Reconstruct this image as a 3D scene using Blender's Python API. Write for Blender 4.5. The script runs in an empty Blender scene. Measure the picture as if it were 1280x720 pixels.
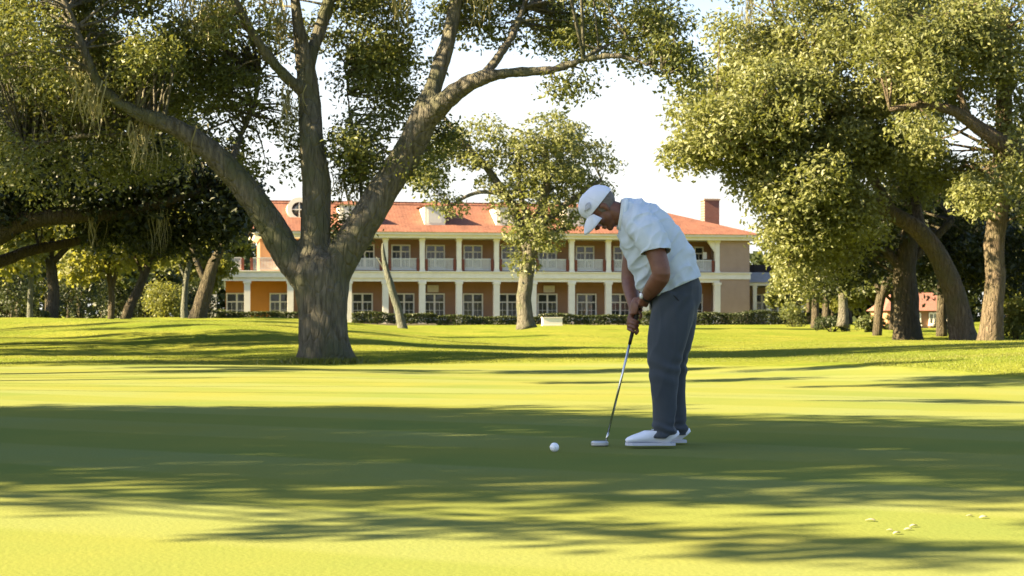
import bpy, bmesh, math, random
import numpy as np
from mathutils import Vector, Matrix, noise

random.seed(7)
RNG = np.random.default_rng(11)
R = math.radians
sc = bpy.context.scene
COL = sc.collection

# ------------------------------------------------------------------ camera
CAM_H = 0.74
F = 1280 * 60 / 36.0          # focal length in photo pixels
HZ = 395.0                    # horizon row in the photo
cam_d = bpy.data.cameras.new('camera'); cam = bpy.data.objects.new('camera', cam_d); COL.objects.link(cam)
cam_d.lens = 60; cam_d.sensor_width = 36; cam_d.clip_end = 6000; cam_d.clip_start = 0.1
cam_d.shift_y = (HZ - 360) / 1280.0
cam.location = (0, 0, CAM_H); cam.rotation_euler = (R(90), 0, 0)
cam_d.dof.use_dof = True; cam_d.dof.focus_distance = 9.7; cam_d.dof.aperture_fstop = 9.0
sc.camera = cam

def P(px, py, D):
    return Vector(((px - 640) / F * D, D, CAM_H + (HZ - py) / F * D))

# ------------------------------------------------------------------ light
SUN_EL = 29.0
tosun = Vector((-0.97, -0.24, 0)).normalized() * math.cos(R(SUN_EL)) + Vector((0, 0, math.sin(R(SUN_EL))))
w = bpy.data.worlds.new('World'); sc.world = w; w.use_nodes = True
nt = w.node_tree; bg = nt.nodes['Background']
sky = nt.nodes.new('ShaderNodeTexSky'); sky.sky_type = 'NISHITA'; sky.sun_disc = False
sky.sun_elevation = R(SUN_EL); sky.sun_rotation = math.atan2(tosun.x, tosun.y)
sky.air_density = 0.8; sky.dust_density = 0.8; sky.ozone_density = 1.0
# thin bright veil of high haze low over the horizon
tc = nt.nodes.new('ShaderNodeTexCoord'); sp = nt.nodes.new('ShaderNodeSeparateXYZ'); nt.links.new(tc.outputs['Generated'], sp.inputs[0])
nz = nt.nodes.new('ShaderNodeTexNoise'); nz.inputs['Scale'].default_value = 3.0; nz.inputs['Detail'].default_value = 4
mpw = nt.nodes.new('ShaderNodeMapping'); mpw.inputs['Scale'].default_value = (1, 1, 4); nt.links.new(tc.outputs['Generated'], mpw.inputs[0]); nt.links.new(mpw.outputs[0], nz.inputs[0])
ma = nt.nodes.new('ShaderNodeMath'); ma.operation = 'MULTIPLY_ADD'; ma.inputs[1].default_value = -0.10; nt.links.new(nz.outputs[0], ma.inputs[0]); nt.links.new(sp.outputs[2], ma.inputs[2])
mrw = nt.nodes.new('ShaderNodeMapRange'); mrw.interpolation_type = 'SMOOTHSTEP'
mrw.inputs[1].default_value = 0.0; mrw.inputs[2].default_value = 0.22; mrw.inputs[3].default_value = 0.93; mrw.inputs[4].default_value = 0.0
nt.links.new(ma.outputs[0], mrw.inputs[0])
mxw = nt.nodes.new('ShaderNodeMix'); mxw.data_type = 'RGBA'; nt.links.new(mrw.outputs[0], mxw.inputs[0]); nt.links.new(sky.outputs[0], mxw.inputs[6])
mxw.inputs[7].default_value = (3.45, 3.40, 3.20, 1)
nt.links.new(mxw.outputs[2], bg.inputs[0]); bg.inputs[1].default_value = 0.05
sl = bpy.data.lights.new('sun', 'SUN'); sl.energy = 5.0; sl.angle = R(0.53); sl.color = (1.0, 0.79, 0.47)
so = bpy.data.objects.new('sun', sl); COL.objects.link(so)
so.rotation_euler = tosun.to_track_quat('Z', 'Y').to_euler()
vs = sc.view_settings
vs.view_transform = 'Standard'; vs.look = 'None'; vs.gamma = 1.0; vs.use_curve_mapping = False
vs.exposure = 2.85

# ------------------------------------------------------------------ object helpers
def link(name, me, m=None, parent=None):
    o = bpy.data.objects.new(name, me); COL.objects.link(o)
    if m is not None and me is not None:
        me.materials.clear(); me.materials.append(m)
    if parent is not None: o.parent = parent
    return o
def tag(o, label=None, cat=None, group=None, kind=None):
    if label: o['label'] = label
    if cat: o['category'] = cat
    if group: o['group'] = group
    if kind: o['kind'] = kind
    return o
def empty(name, loc, label, cat, group=None, rz=0):
    o = bpy.data.objects.new(name, None); COL.objects.link(o)
    o.location = loc; o.rotation_euler = (0, 0, rz); o.empty_display_size = 0.3
    return tag(o, label, cat, group)

class MB:
    """collects boxes, tubes, polygons -> one mesh"""
    def __init__(self): self.v = []; self.f = []; self.sm = []
    def add(self, vs, fs, smooth=False):
        n = len(self.v); self.v += [tuple(p) for p in vs]
        self.f += [tuple(i + n for i in f) for f in fs]; self.sm += [smooth] * len(fs)
        return self
    def box(self, x0, x1, y0, y1, z0, z1):
        v = [(x0,y0,z0),(x1,y0,z0),(x1,y1,z0),(x0,y1,z0),(x0,y0,z1),(x1,y0,z1),(x1,y1,z1),(x0,y1,z1)]
        return self.add(v, [(0,3,2,1),(4,5,6,7),(0,1,5,4),(1,2,6,5),(2,3,7,6),(3,0,4,7)])
    def tube(self, pts, rad, n=10, caps=True, rad2=None, jit=0, up=None):
        pts = [Vector(p) for p in pts]; k = len(pts)
        if not hasattr(rad, '__len__'): rad = [rad] * k
        r2 = rad if rad2 is None else rad2
        vs = []
        ref = Vector(up) if up is not None else Vector((0, 1, 0))
        for i in range(k):
            t = (pts[min(i+1, k-1)] - pts[max(i-1, 0)]).normalized()
            a = ref - t * ref.dot(t)
            if a.length < 1e-3: a = Vector((1, 0, 0)) - t * t.x
            a.normalize(); b = t.cross(a)
            if up is None: ref = a
            for j in range(n):
                th = 2 * math.pi * j / n
                q = 1 + (random.uniform(-jit, jit) if jit else 0)
                vs.append(pts[i] + (a * math.cos(th) * r2[i] + b * math.sin(th) * rad[i]) * q)
        fs = [(i*n + j, i*n + (j+1) % n, (i+1)*n + (j+1) % n, (i+1)*n + j) for i in range(k-1) for j in range(n)]
        self.add(vs, fs, True)
        if caps:
            n0 = len(self.v) - k*n
            self.f.append(tuple(n0 + j for j in reversed(range(n)))); self.sm.append(True)
            self.f.append(tuple(n0 + (k-1)*n + j for j in range(n))); self.sm.append(True)
        return self
    def ell(self, c, ax, rot=None, seg=20, rings=12):
        c = Vector(c); vs = []
        M = rot if rot is not None else Matrix.Identity(3)
        vs.append(c + M @ Vector((0, 0, ax[2])))
        for i in range(1, rings):
            ph = math.pi * i / rings
            for j in range(seg):
                th = 2 * math.pi * j / seg
                vs.append(c + M @ Vector((ax[0]*math.sin(ph)*math.cos(th), ax[1]*math.sin(ph)*math.sin(th), ax[2]*math.cos(ph))))
        vs.append(c + M @ Vector((0, 0, -ax[2])))
        fs = [(0, 1 + j, 1 + (j+1) % seg) for j in range(seg)]
        for i in range(rings - 2):
            a = 1 + i*seg; b = a + seg
            fs += [(a + j, b + j, b + (j+1) % seg, a + (j+1) % seg) for j in range(seg)]
        a = 1 + (rings-2)*seg; e = len(vs) - 1
        fs += [(a + j, e, a + (j+1) % seg) for j in range(seg)]
        return self.add(vs, fs, True)
    def mesh(self, name):
        me = bpy.data.meshes.new(name); me.from_pydata(self.v, [], self.f)
        me.polygons.foreach_set('use_smooth', self.sm); me.update(); return me
    def build(self, name, m, parent=None):
        return link(name, self.mesh(name), m, parent)

def remeshed(mb, voxel, name='tmp', smooth=6, fac=0.5):
    o = bpy.data.objects.new('tmp', mb.mesh('tmp')); COL.objects.link(o)
    r = o.modifiers.new('r', 'REMESH'); r.mode = 'VOXEL'; r.voxel_size = voxel; r.use_smooth_shade = True
    if smooth:
        s = o.modifiers.new('s', 'SMOOTH'); s.iterations = smooth; s.factor = fac
    dg = bpy.context.evaluated_depsgraph_get()
    me = bpy.data.meshes.new_from_object(o.evaluated_get(dg)); me.name = name
    old = o.data; bpy.data.objects.remove(o); bpy.data.meshes.remove(old)
    me.polygons.foreach_set('use_smooth', [True] * len(me.polygons))
    return me
def cut(me, co, no, solid=0):
    """remove what lies on the +no side of the plane"""
    bm = bmesh.new(); bm.from_mesh(me)
    bmesh.ops.bisect_plane(bm, geom=bm.verts[:] + bm.edges[:] + bm.faces[:], plane_co=co, plane_no=no, clear_outer=True)
    bm.to_mesh(me); bm.free(); return me
def solidify(o, t):
    s = o.modifiers.new('s', 'SOLIDIFY'); s.thickness = t; s.offset = -1

# ------------------------------------------------------------------ materials
def new_mat(name):
    m = bpy.data.materials.new(name); m.use_nodes = True
    n = m.node_tree; b = n.nodes['Principled BSDF']; return m, n, b
def N(n, t, **kw):
    x = n.nodes.new(t)
    for k, v in kw.items(): setattr(x, k, v)
    return x
def coords(n, scale=(1,1,1), obj=True):
    tc = N(n, 'ShaderNodeTexCoord'); mp = N(n, 'ShaderNodeMapping'); mp.inputs['Scale'].default_value = scale
    n.links.new(tc.outputs['Object' if obj else 'Generated'], mp.inputs[0]); return mp.outputs[0]
def mixcol(n, fac, a, b):
    mx = N(n, 'ShaderNodeMix', data_type='RGBA')
    for s, v in ((mx.inputs[0], fac), (mx.inputs[6], a), (mx.inputs[7], b)):
        if isinstance(v, (int, float)): s.default_value = v
        elif isinstance(v, tuple): s.default_value = (*v, 1) if len(v) == 3 else v
        else: n.links.new(v, s)
    return mx.outputs[2]
def noise_f(n, vec, scale, detail=4, lo=0.3, hi=0.7, rough=0.55):
    t = N(n, 'ShaderNodeTexNoise'); t.inputs['Scale'].default_value = scale; t.inputs['Detail'].default_value = detail
    t.inputs['Roughness'].default_value = rough
    n.links.new(vec, t.inputs[0])
    mr = N(n, 'ShaderNodeMapRange'); mr.inputs[1].default_value = lo; mr.inputs[2].default_value = hi
    n.links.new(t.outputs[0], mr.inputs[0]); return mr.outputs[0]
def bump(n, b, h, dist, strength=1.0):
    bp = N(n, 'ShaderNodeBump'); bp.inputs['Distance'].default_value = dist; bp.inputs['Strength'].default_value = strength
    n.links.new(h, bp.inputs['Height']); n.links.new(bp.outputs[0], b.inputs['Normal'])
def plain(name, c, c2=None, scale=3, rough=0.7, bmp=0.0, bscale=40, vec=(1,1,1), spec=0.3, metal=0):
    m, n, b = new_mat(name)
    v = coords(n, vec)
    if c2 is None: c2 = tuple(x * 0.8 for x in c)
    f = noise_f(n, v, scale)
    n.links.new(mixcol(n, f, c, c2), b.inputs['Base Color'])
    b.inputs['Roughness'].default_value = rough; b.inputs['Specular IOR Level'].default_value = spec; b.inputs['Metallic'].default_value = metal
    if bmp: bump(n, b, noise_f(n, v, bscale, 5, 0, 1), bmp)
    return m

def leaf_mat(name, c1, c2, trans, tcol, tw=0.35):
    m, n, b = new_mat(name)
    g = N(n, 'ShaderNodeNewGeometry')
    v = coords(n)
    f = noise_f(n, v, 0.55, 2, 0.35, 0.65)
    ad = N(n, 'ShaderNodeMath', operation='MULTIPLY_ADD'); ad.inputs[1].default_value = 0.6; n.links.new(g.outputs['Random Per Island'], ad.inputs[0])
    sub = N(n, 'ShaderNodeMath', operation='MULTIPLY'); sub.inputs[1].default_value = 0.4; n.links.new(f, sub.inputs[0]); n.links.new(sub.outputs[0], ad.inputs[2])
    n.links.new(mixcol(n, ad.outputs[0], c1, c2), b.inputs['Base Color'])
    b.inputs['Roughness'].default_value = 0.5; b.inputs['Specular IOR Level'].default_value = 0.35
    tr = N(n, 'ShaderNodeBsdfTranslucent'); tr.inputs[0].default_value = (*tcol, 1)
    mx = N(n, 'ShaderNodeMixShader'); mx.inputs[0].default_value = tw
    n.links.new(b.outputs[0], mx.inputs[1]); n.links.new(tr.outputs[0], mx.inputs[2])
    n.links.new(mx.outputs[0], n.nodes['Material Output'].inputs[0])
    return m
M = {}
M['oak_leaf'] = leaf_mat('oak_leaf', (0.030, 0.047, 0.012), (0.118, 0.138, 0.036), 0.3, (0.20, 0.21, 0.035), 0.3)
M['oak_leaf_light'] = leaf_mat('oak_leaf_light', (0.068, 0.086, 0.026), (0.175, 0.183, 0.066), 0.3, (0.24, 0.26, 0.05), 0.29)
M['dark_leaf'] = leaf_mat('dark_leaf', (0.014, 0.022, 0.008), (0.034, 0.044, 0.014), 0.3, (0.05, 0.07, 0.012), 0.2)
M['far_leaf'] = leaf_mat('far_leaf', (0.072, 0.090, 0.018), (0.15, 0.155, 0.030), 0.3, (0.28, 0.28, 0.04), 0.4)
M['hedge_leaf'] = leaf_mat('hedge_leaf', (0.018, 0.030, 0.010), (0.040, 0.054, 0.016), 0.3, (0.10, 0.12, 0.02), 0.2)
M['moss'] = leaf_mat('moss_strands', (0.16, 0.155, 0.075), (0.26, 0.25, 0.12), 0.3, (0.28, 0.25, 0.09), 0.3)

def bark(name, c1, c2, c3, sc_=1.0):
    m, n, b = new_mat(name)
    v = coords(n, (1, 1, 0.16))
    v2 = coords(n)
    f = noise_f(n, v, 17*sc_, 6, 0.36, 0.66, 0.65)
    g = noise_f(n, v2, 1.6, 3, 0.45, 0.68)
    base = mixcol(n, f, c1, c2)
    n.links.new(mixcol(n, g, base, c3), b.inputs['Base Color'])
    b.inputs['Roughness'].default_value = 0.9; b.inputs['Specular IOR Level'].default_value = 0.15
    h1 = noise_f(n, v, 11*sc_, 8, 0.3, 0.7, 0.7)
    vo = N(n, 'ShaderNodeTexVoronoi'); vo.feature = 'DISTANCE_TO_EDGE'; vo.inputs['Scale'].default_value = 9*sc_
    v3 = coords(n, (1, 1, 0.3)); n.links.new(v3, vo.inputs[0])
    mr = N(n, 'ShaderNodeMapRange'); mr.inputs[2].default_value = 0.12; n.links.new(vo.outputs[0], mr.inputs[0])
    a = N(n, 'ShaderNodeMath', operation='MULTIPLY_ADD'); a.inputs[1].default_value = 0.7
    n.links.new(mr.outputs[0], a.inputs[0]); n.links.new(h1, a.inputs[2])
    bump(n, b, a.outputs[0], 0.05)
    return m
M['bark'] = bark('oak_bark', (0.068, 0.064, 0.050), (0.175, 0.163, 0.130), (0.09, 0.098, 0.055))
M['bark_dark'] = bark('dark_bark', (0.05, 0.042, 0.03), (0.11, 0.092, 0.062), (0.06, 0.055, 0.032))
M['bark_warm'] = bark('warm_bark', (0.075, 0.058, 0.040), (0.165, 0.130, 0.090), (0.10, 0.088, 0.055))
M['bark_pale'] = bark('pale_bark', (0.085, 0.09, 0.07), (0.16, 0.165, 0.135), (0.10, 0.115, 0.088))

# ground
def ground_mat():
    m, n, b = new_mat('turf')
    tc = N(n, 'ShaderNodeTexCoord'); sep = N(n, 'ShaderNodeSeparateXYZ'); n.links.new(tc.outputs['Object'], sep.inputs[0])
    X, Y = sep.outputs[0], sep.outputs[1]
    v = coords(n)
    # boundary between the close-mown green and the rough
    bx = N(n, 'ShaderNodeMapRange', interpolation_type='SMOOTHSTEP'); bx.inputs[1].default_value = 1.0; bx.inputs[2].default_value = 8.5
    bx.inputs[3].default_value = 26.5; bx.inputs[4].default_value = 14.5; n.links.new(X, bx.inputs[0])
    wob = noise_f(n, v, 0.35, 3, 0, 1)
    w2 = N(n, 'ShaderNodeMath', operation='MULTIPLY_ADD'); w2.inputs[1].default_value = 1.6; n.links.new(wob, w2.inputs[0]); n.links.new(Y, w2.inputs[2])
    s = N(n, 'ShaderNodeMath', operation='SUBTRACT'); n.links.new(w2.outputs[0], s.inputs[0]); n.links.new(bx.outputs[0], s.inputs[1])
    mask = N(n, 'ShaderNodeMapRange', interpolation_type='SMOOTHSTEP'); mask.inputs[1].default_value = -0.7; mask.inputs[2].default_value = 1.2; n.links.new(s.outputs[0], mask.inputs[0])
    # mowing stripes on the green, diagonal
    rot = N(n, 'ShaderNodeMapping'); rot.inputs['Rotation'].default_value = (0, 0, R(-62)); n.links.new(tc.outputs['Object'], rot.inputs[0])
    wv = N(n, 'ShaderNodeTexWave'); wv.wave_type = 'BANDS'; wv.inputs['Scale'].default_value = 0.16; wv.inputs['Distortion'].default_value = 0.5; wv.inputs['Detail'].default_value = 1
    n.links.new(rot.outputs[0], wv.inputs[0])
    st = N(n, 'ShaderNodeMapRange'); st.inputs[1].default_value = 0.42; st.inputs[2].default_value = 0.58; n.links.new(wv.outputs['Fac'], st.inputs[0])
    g1 = mixcol(n, st.outputs[0], (0.132, 0.160, 0.046), (0.162, 0.184, 0.068))
    g2 = mixcol(n, noise_f(n, v, 0.5, 4, 0.35, 0.7), g1, (0.182, 0.182, 0.046))
    fine = noise_f(n, v, 90, 3, 0.3, 0.75)
    g3 = mixcol(n, fine, g2, mixcol(n, 0.35, g2, (0.085, 0.13, 0.02)))
    r1 = mixcol(n, noise_f(n, v, 0.28, 5, 0.38, 0.64), (0.125, 0.158, 0.022), (0.188, 0.190, 0.034))
    r2 = mixcol(n, noise_f(n, v, 7, 5, 0.4, 0.75, 0.7), r1, (0.085, 0.115, 0.018))
    n.links.new(mixcol(n, mask.outputs[0], g3, r2), b.inputs['Base Color'])
    b.inputs['Roughness'].default_value = 0.9; b.inputs['Specular IOR Level'].default_value = 0.0
    h = noise_f(n, v, 45, 3, 0, 2.2); h2 = noise_f(n, v, 9, 5, 0, 1, 0.7)
    hm = N(n, 'ShaderNodeMix', data_type='FLOAT'); n.links.new(mask.outputs[0], hm.inputs[0]); n.links.new(h, hm.inputs[2])
    hs = N(n, 'ShaderNodeMath', operation='MULTIPLY'); hs.inputs[1].default_value = 7.0; n.links.new(h2, hs.inputs[0]); n.links.new(hs.outputs[0], hm.inputs[3])
    bump(n, b, hm.outputs[0], 0.006)
    return m
M['turf'] = ground_mat()

# ------------------------------------------------------------------ terrain
def sst(a, b, x):
    t = np.clip((x - a) / (b - a), 0, 1); return t * t * (3 - 2 * t)
def terrain(x, y):
    x = np.asarray(x, float); y = np.asarray(y, float)
    xr = x / np.maximum(y, 8)                   # bearing
    z = 0.62 * sst(28, 52, y + 0.6 * (x + 8)) * (1 - sst(-6.5, 1.5, x + 0.10 * (y - 30))) * (1 - 0.35 * sst(75, 120, y))
    z += 0.33 * np.exp(-((x - 10.5) / 4.6) ** 2 - ((y - 30) / 9.0) ** 2)
    z += 0.15 * np.exp(-((x - 6.5) / 3.0) ** 2 - ((y - 21.5) / 3.2) ** 2)
    z += 0.20 * np.exp(-((x - 2.5) / 9.0) ** 2 - ((y - 62) / 11.0) ** 2)
    und = 0.045 * np.sin(x * 0.33 + 1.0) * np.sin(y * 0.24 + 0.5) + 0.02 * np.sin(x * 0.9 + y * 0.5)
    z += und * sst(16, 30, y) + 0.012 * np.sin(x * 0.7 + 0.4) * np.sin(y * 0.5)* sst(11.5, 16, np.abs(y))
    z += 0.012*np.sin(x*2.1+y*1.3)*sst(30,40,y)
    return z
def tz(x, y): return float(terrain(x, y))
def axis(lims):
    out = []
    for a, b, n in lims: out += list(np.linspace(a, b, n, endpoint=False))
    return out + [lims[-1][1]]
xs = axis([(-3000, -300, 6), (-300, -60, 16), (-60, -20, 40), (-20, 20, 160), (20, 60, 40), (60, 300, 16), (300, 3000, 6)])
ys = axis([(-1500, -100, 4), (-100, 0, 12), (0, 80, 260), (80, 170, 90), (170, 600, 20), (600, 4500, 6)])
gx, gy = np.meshgrid(xs, ys); gz = terrain(gx, gy)
co = np.stack([gx, gy, gz], -1).reshape(-1, 3)
nx, ny = len(xs), len(ys)
idx = np.arange(nx * ny).reshape(ny, nx)
quads = np.stack([idx[:-1, :-1], idx[:-1, 1:], idx[1:, 1:], idx[1:, :-1]], -1).reshape(-1, 4)
def np_mesh(name, co, quads, smooth=False):
    me = bpy.data.meshes.new(name)
    me.vertices.add(len(co)); me.vertices.foreach_set('co', co.astype(np.float32).ravel())
    k = quads.shape[1]
    me.loops.add(quads.size); me.loops.foreach_set('vertex_index', quads.astype(np.int32).ravel())
    me.polygons.add(len(quads)); me.polygons.foreach_set('loop_start', np.arange(len(quads), dtype=np.int32) * k)
    me.polygons.foreach_set('loop_total', np.full(len(quads), k, np.int32))
    me.polygons.foreach_set('use_smooth', np.full(len(quads), smooth))
    me.update(calc_edges=True); return me
g = link('ground', np_mesh('ground', co, quads, True), M['turf']); tag(g, kind='structure')

# ------------------------------------------------------------------ foliage
def unit(a): return a / np.maximum(np.linalg.norm(a, axis=-1, keepdims=True), 1e-9)
def leaves_mesh(name, c, size, out=None, droop=0.0, narrow=0.5):
    """kite-shaped leaves at points c (n,3)"""
    n = len(c); rn = RNG.normal(size=(n, 3))
    nrm = unit(rn * 0.75 + (out if out is not None else 0) * 0.6 + np.array([0, 0, 0.55]))
    d = RNG.normal(size=(n, 3)); d[:, 2] -= droop
    d = unit(d - nrm * (d * nrm).sum(1, keepdims=True)); s = np.cross(nrm, d)
    L = (size * RNG.uniform(0.6, 1.3, n))[:, None]
    W = L * narrow * RNG.uniform(0.75, 1.2, n)[:, None]
    fold = nrm * L * RNG.uniform(-0.12, 0.22, n)[:, None]
    b0 = c - d * L * 0.5
    v = np.stack([b0, b0 + d * L * 0.42 + s * W * 0.5 + fold, c + d * L * 0.5, b0 + d * L * 0.42 - s * W * 0.5 + fold], 1).reshape(-1, 3)
    q = np.arange(4 * n).reshape(-1, 4)
    return np_mesh(name, v, q)

def blob_points(clumps, br, per, squash=0.7, shell=0.55):
    """clumps: (center, (rx,ry,rz), n_blobs); each blob is a leafy ball of radius ~br"""
    C, O, B = [], [], []
    for cc, rad, nb in clumps:
        cc = np.array(cc); rad = np.array(rad)
        d = unit(RNG.normal(size=(nb, 3))); r = RNG.uniform(0.15, 1, nb)[:, None] ** 0.42
        bc = cc + d * r * rad; B.append(bc)
        rb = br * RNG.uniform(0.55, 1.35, nb)
        for k in range(nb):
            m = int(per * (rb[k] / br) ** 2 * RNG.uniform(0.7, 1.2))
            dd = unit(RNG.normal(size=(m, 3)) + np.array([0, 0, 0.25]))
            rr = (shell + (1 - shell) * RNG.uniform(0, 1, m)) * RNG.uniform(0.85, 1.15, m)
            p = bc[k] + dd * (rr * rb[k])[:, None] * np.array([1, 1, squash])
            C.append(p); O.append(unit(dd + 0.5 * d[k]))
    return np.concatenate(C), np.concatenate(O), np.concatenate(B)

def smooth_path(pts, rad, step=0.25, wob=0.0):
    """Catmull-Rom through points"""
    pts = [Vector(p) for p in pts]
    out, ro = [], []
    for i in range(len(pts) - 1):
        p0 = pts[max(i-1, 0)]; p1 = pts[i]; p2 = pts[i+1]; p3 = pts[min(i+2, len(pts)-1)]
        k = max(2, int((p2 - p1).length / step))
        for j in range(k):
            t = j / k; t2 = t*t; t3 = t2*t
            q = 0.5 * ((2*p1) + (-p0 + p2)*t + (2*p0 - 5*p1 + 4*p2 - p3)*t2 + (-p0 + 3*p1 - 3*p2 + p3)*t3)
            r_ = rad[i] + (rad[i+1] - rad[i]) * t
            if wob: q = q + Vector(noise.noise_vector(q * 0.9)) * wob * min(1, 0.3 / max(r_, 0.02)) * r_ * 2
            out.append(q); ro.append(r_)
    out.append(pts[-1]); ro.append(rad[-1]); return out, ro

def wood(limbs, n=12, step=0.25, jit=0.05, wob=0.2):
    mb = MB(); skel = []
    for pts, rad in limbs:
        p, r_ = smooth_path(pts, rad, step, wob); mb.tube(p, r_, n, True, jit=jit); skel += list(zip(p, r_))
    return mb, skel

def twigs(mb, skel, blobs, r0=0.035, far=4.5, n=5, frac=1.0):
    S = np.array([list(p) for p, _ in skel])
    for b in blobs:
        if random.random() > frac: continue
        d = np.linalg.norm(S - b, axis=1) + 0.5 * np.maximum(0, S[:, 2] - b[2])
        i = int(np.argmin(d)); L = np.linalg.norm(S[i] - b)
        if L > far or L < 0.15: continue
        a = Vector(S[i]); e = Vector(b); rr = min(r0 * (0.5 + L / 2.5), skel[i][1] * 0.6)
        m1 = a.lerp(e, 0.4) + Vector((random.uniform(-.15, .15), random.uniform(-.15, .15), random.uniform(-0.02, .22))) * L
        mb.tube([a, a.lerp(m1, .6), m1, m1.lerp(e, .5) + Vector((0, 0, 0.06*L)), e], [rr, rr*.8, rr*.65, rr*.45, rr*.2], n, False)

def moss_mesh(spots, n_str, L, width=0.013):
    """thin hanging strands"""
    V, Q = [], []
    k = 0
    for (x, y, z) in spots:
        for _ in range(n_str):
            a = np.array([x + random.gauss(0, .10), y + random.gauss(0, .10), z + random.uniform(-.1, .1)])
            l = L * random.uniform(0.35, 1.15); seg = 6
            ph = random.uniform(0, 6.28)
            th = random.uniform(0, math.pi); wv = np.array([math.cos(th), math.sin(th), 0]) * width * random.uniform(.5, 1.2)
            for s in range(seg + 1):
                t = s / seg
                c = a + np.array([0.04 * math.sin(ph + 5*t), 0.04 * math.cos(ph + 4*t), -l * t])
                ww = wv * (1 - t) ** 0.7 * (0.7 + 0.6 * random.random()) + wv * 0.04
                V += [c - ww, c + ww]
                if s < seg: Q.append((k, k + 1, k + 3, k + 2))
                k += 2
    return np_mesh('moss', np.array(V), np.array(Q))

def px_limb(pts, D):
    """pts: (px, py, width_px, depth offset) at depth D"""
    out, rr = [], []
    for q in pts:
        px, py, wp = q[:3]; dy = q[3] if len(q) > 3 else 0
        out.append(P(px, py, D + dy)); rr.append(wp * 0.5 / F * (D + dy))
    return out, rr
def px_clump(px, py, rx, ry, D, dy, ryd, nb):
    """elliptical clump centred on (px,py) with pixel radii, depth radius in m"""
    d = D + dy; c = P(px, py, d)
    return (tuple(c), (rx / F * d, ryd, ry / F * d), nb)

LIMB_SCALE = {0: 1.0, 1: .86, 2: .78, 3: .85, 5: .86, 12: 1, 13: 1, 14: 1}
def tree(name, label, limbs_px, D, clumps_px, leaf, br, per, leafm, barkm, group=None, cat='tree', remesh=None,
         moss=None, n=12, twf=1.0, droop=0.2, jit=0.05, extra_clumps=(), squash=0.7, shell=0.5, tw_r=0.035, narrow=0.5):
    base = limbs_px[0][0]
    b = P(base[0], base[1], D); b.z = tz(b.x, b.y)
    root = empty(name, b, label, cat, group)
    limbs = [px_limb(l, D) for l in limbs_px]
    if remesh: limbs = [(p_, [r_ * LIMB_SCALE.get(k_, .85) * 1.0 for i_, r_ in enumerate(rr_)]) for k_, (p_, rr_) in enumerate(limbs)]
    mb, skel = wood(limbs, n=n, jit=jit if not remesh else 0.02)
    clumps = [px_clump(*c[:4], D, *c[4:]) for c in clumps_px] + list(extra_clumps)
    C, O, B = blob_points(clumps, br, per, squash, shell)
    inv = -np.array(b)
    if remesh:
        me = remeshed(mb, remesh, 'trunk', 4)
        v = np.empty(len(me.vertices) * 3, np.float32); me.vertices.foreach_get('co', v); v = v.reshape(-1, 3)
        nr = np.empty(len(me.vertices) * 3, np.float32); me.vertices.foreach_get('normal', nr); nr = nr.reshape(-1, 3)
        dsp = np.array([noise.fractal(Vector((p[0]*7, p[1]*7, p[2]*1.5)), 1.0, 2.0, 4) + 0.8*noise.noise(Vector((p[0]*2.2, p[1]*2.2, p[2]*1.1))) for p in v])
        v = v + nr * (dsp * 0.018)[:, None]
        v += inv; me.vertices.foreach_set('co', v.astype(np.float32).ravel()); me.update()
        mt = MB(); twigs(mt, skel, B, frac=twf, r0=tw_r)
        tm = mt.mesh('twigs'); tm.transform(Matrix.Translation(Vector(inv)))
        bm = bmesh.new(); bm.from_mesh(me); bm.from_mesh(tm); bm.to_mesh(me); bm.free(); bpy.data.meshes.remove(tm)
        t = link('trunk', me, barkm, root)
    else:
        twigs(mb, skel, B, frac=twf, r0=tw_r)
        me = mb.mesh('trunk'); me.transform(Matrix.Translation(Vector(inv))); t = link('trunk', me, barkm, root)
    link('crown', leaves_mesh('crown', C + inv, leaf, O, droop, narrow), leafm, root)
    if moss:
        spots = [tuple(np.array(P(px, py, D + dy)) + inv) for (px, py, dy) in moss[0]]
        for sp_ in spots: link('hanging_moss', moss_mesh([sp_], moss[1] * 2, moss[2]), M['moss'], root)
    return root

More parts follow.
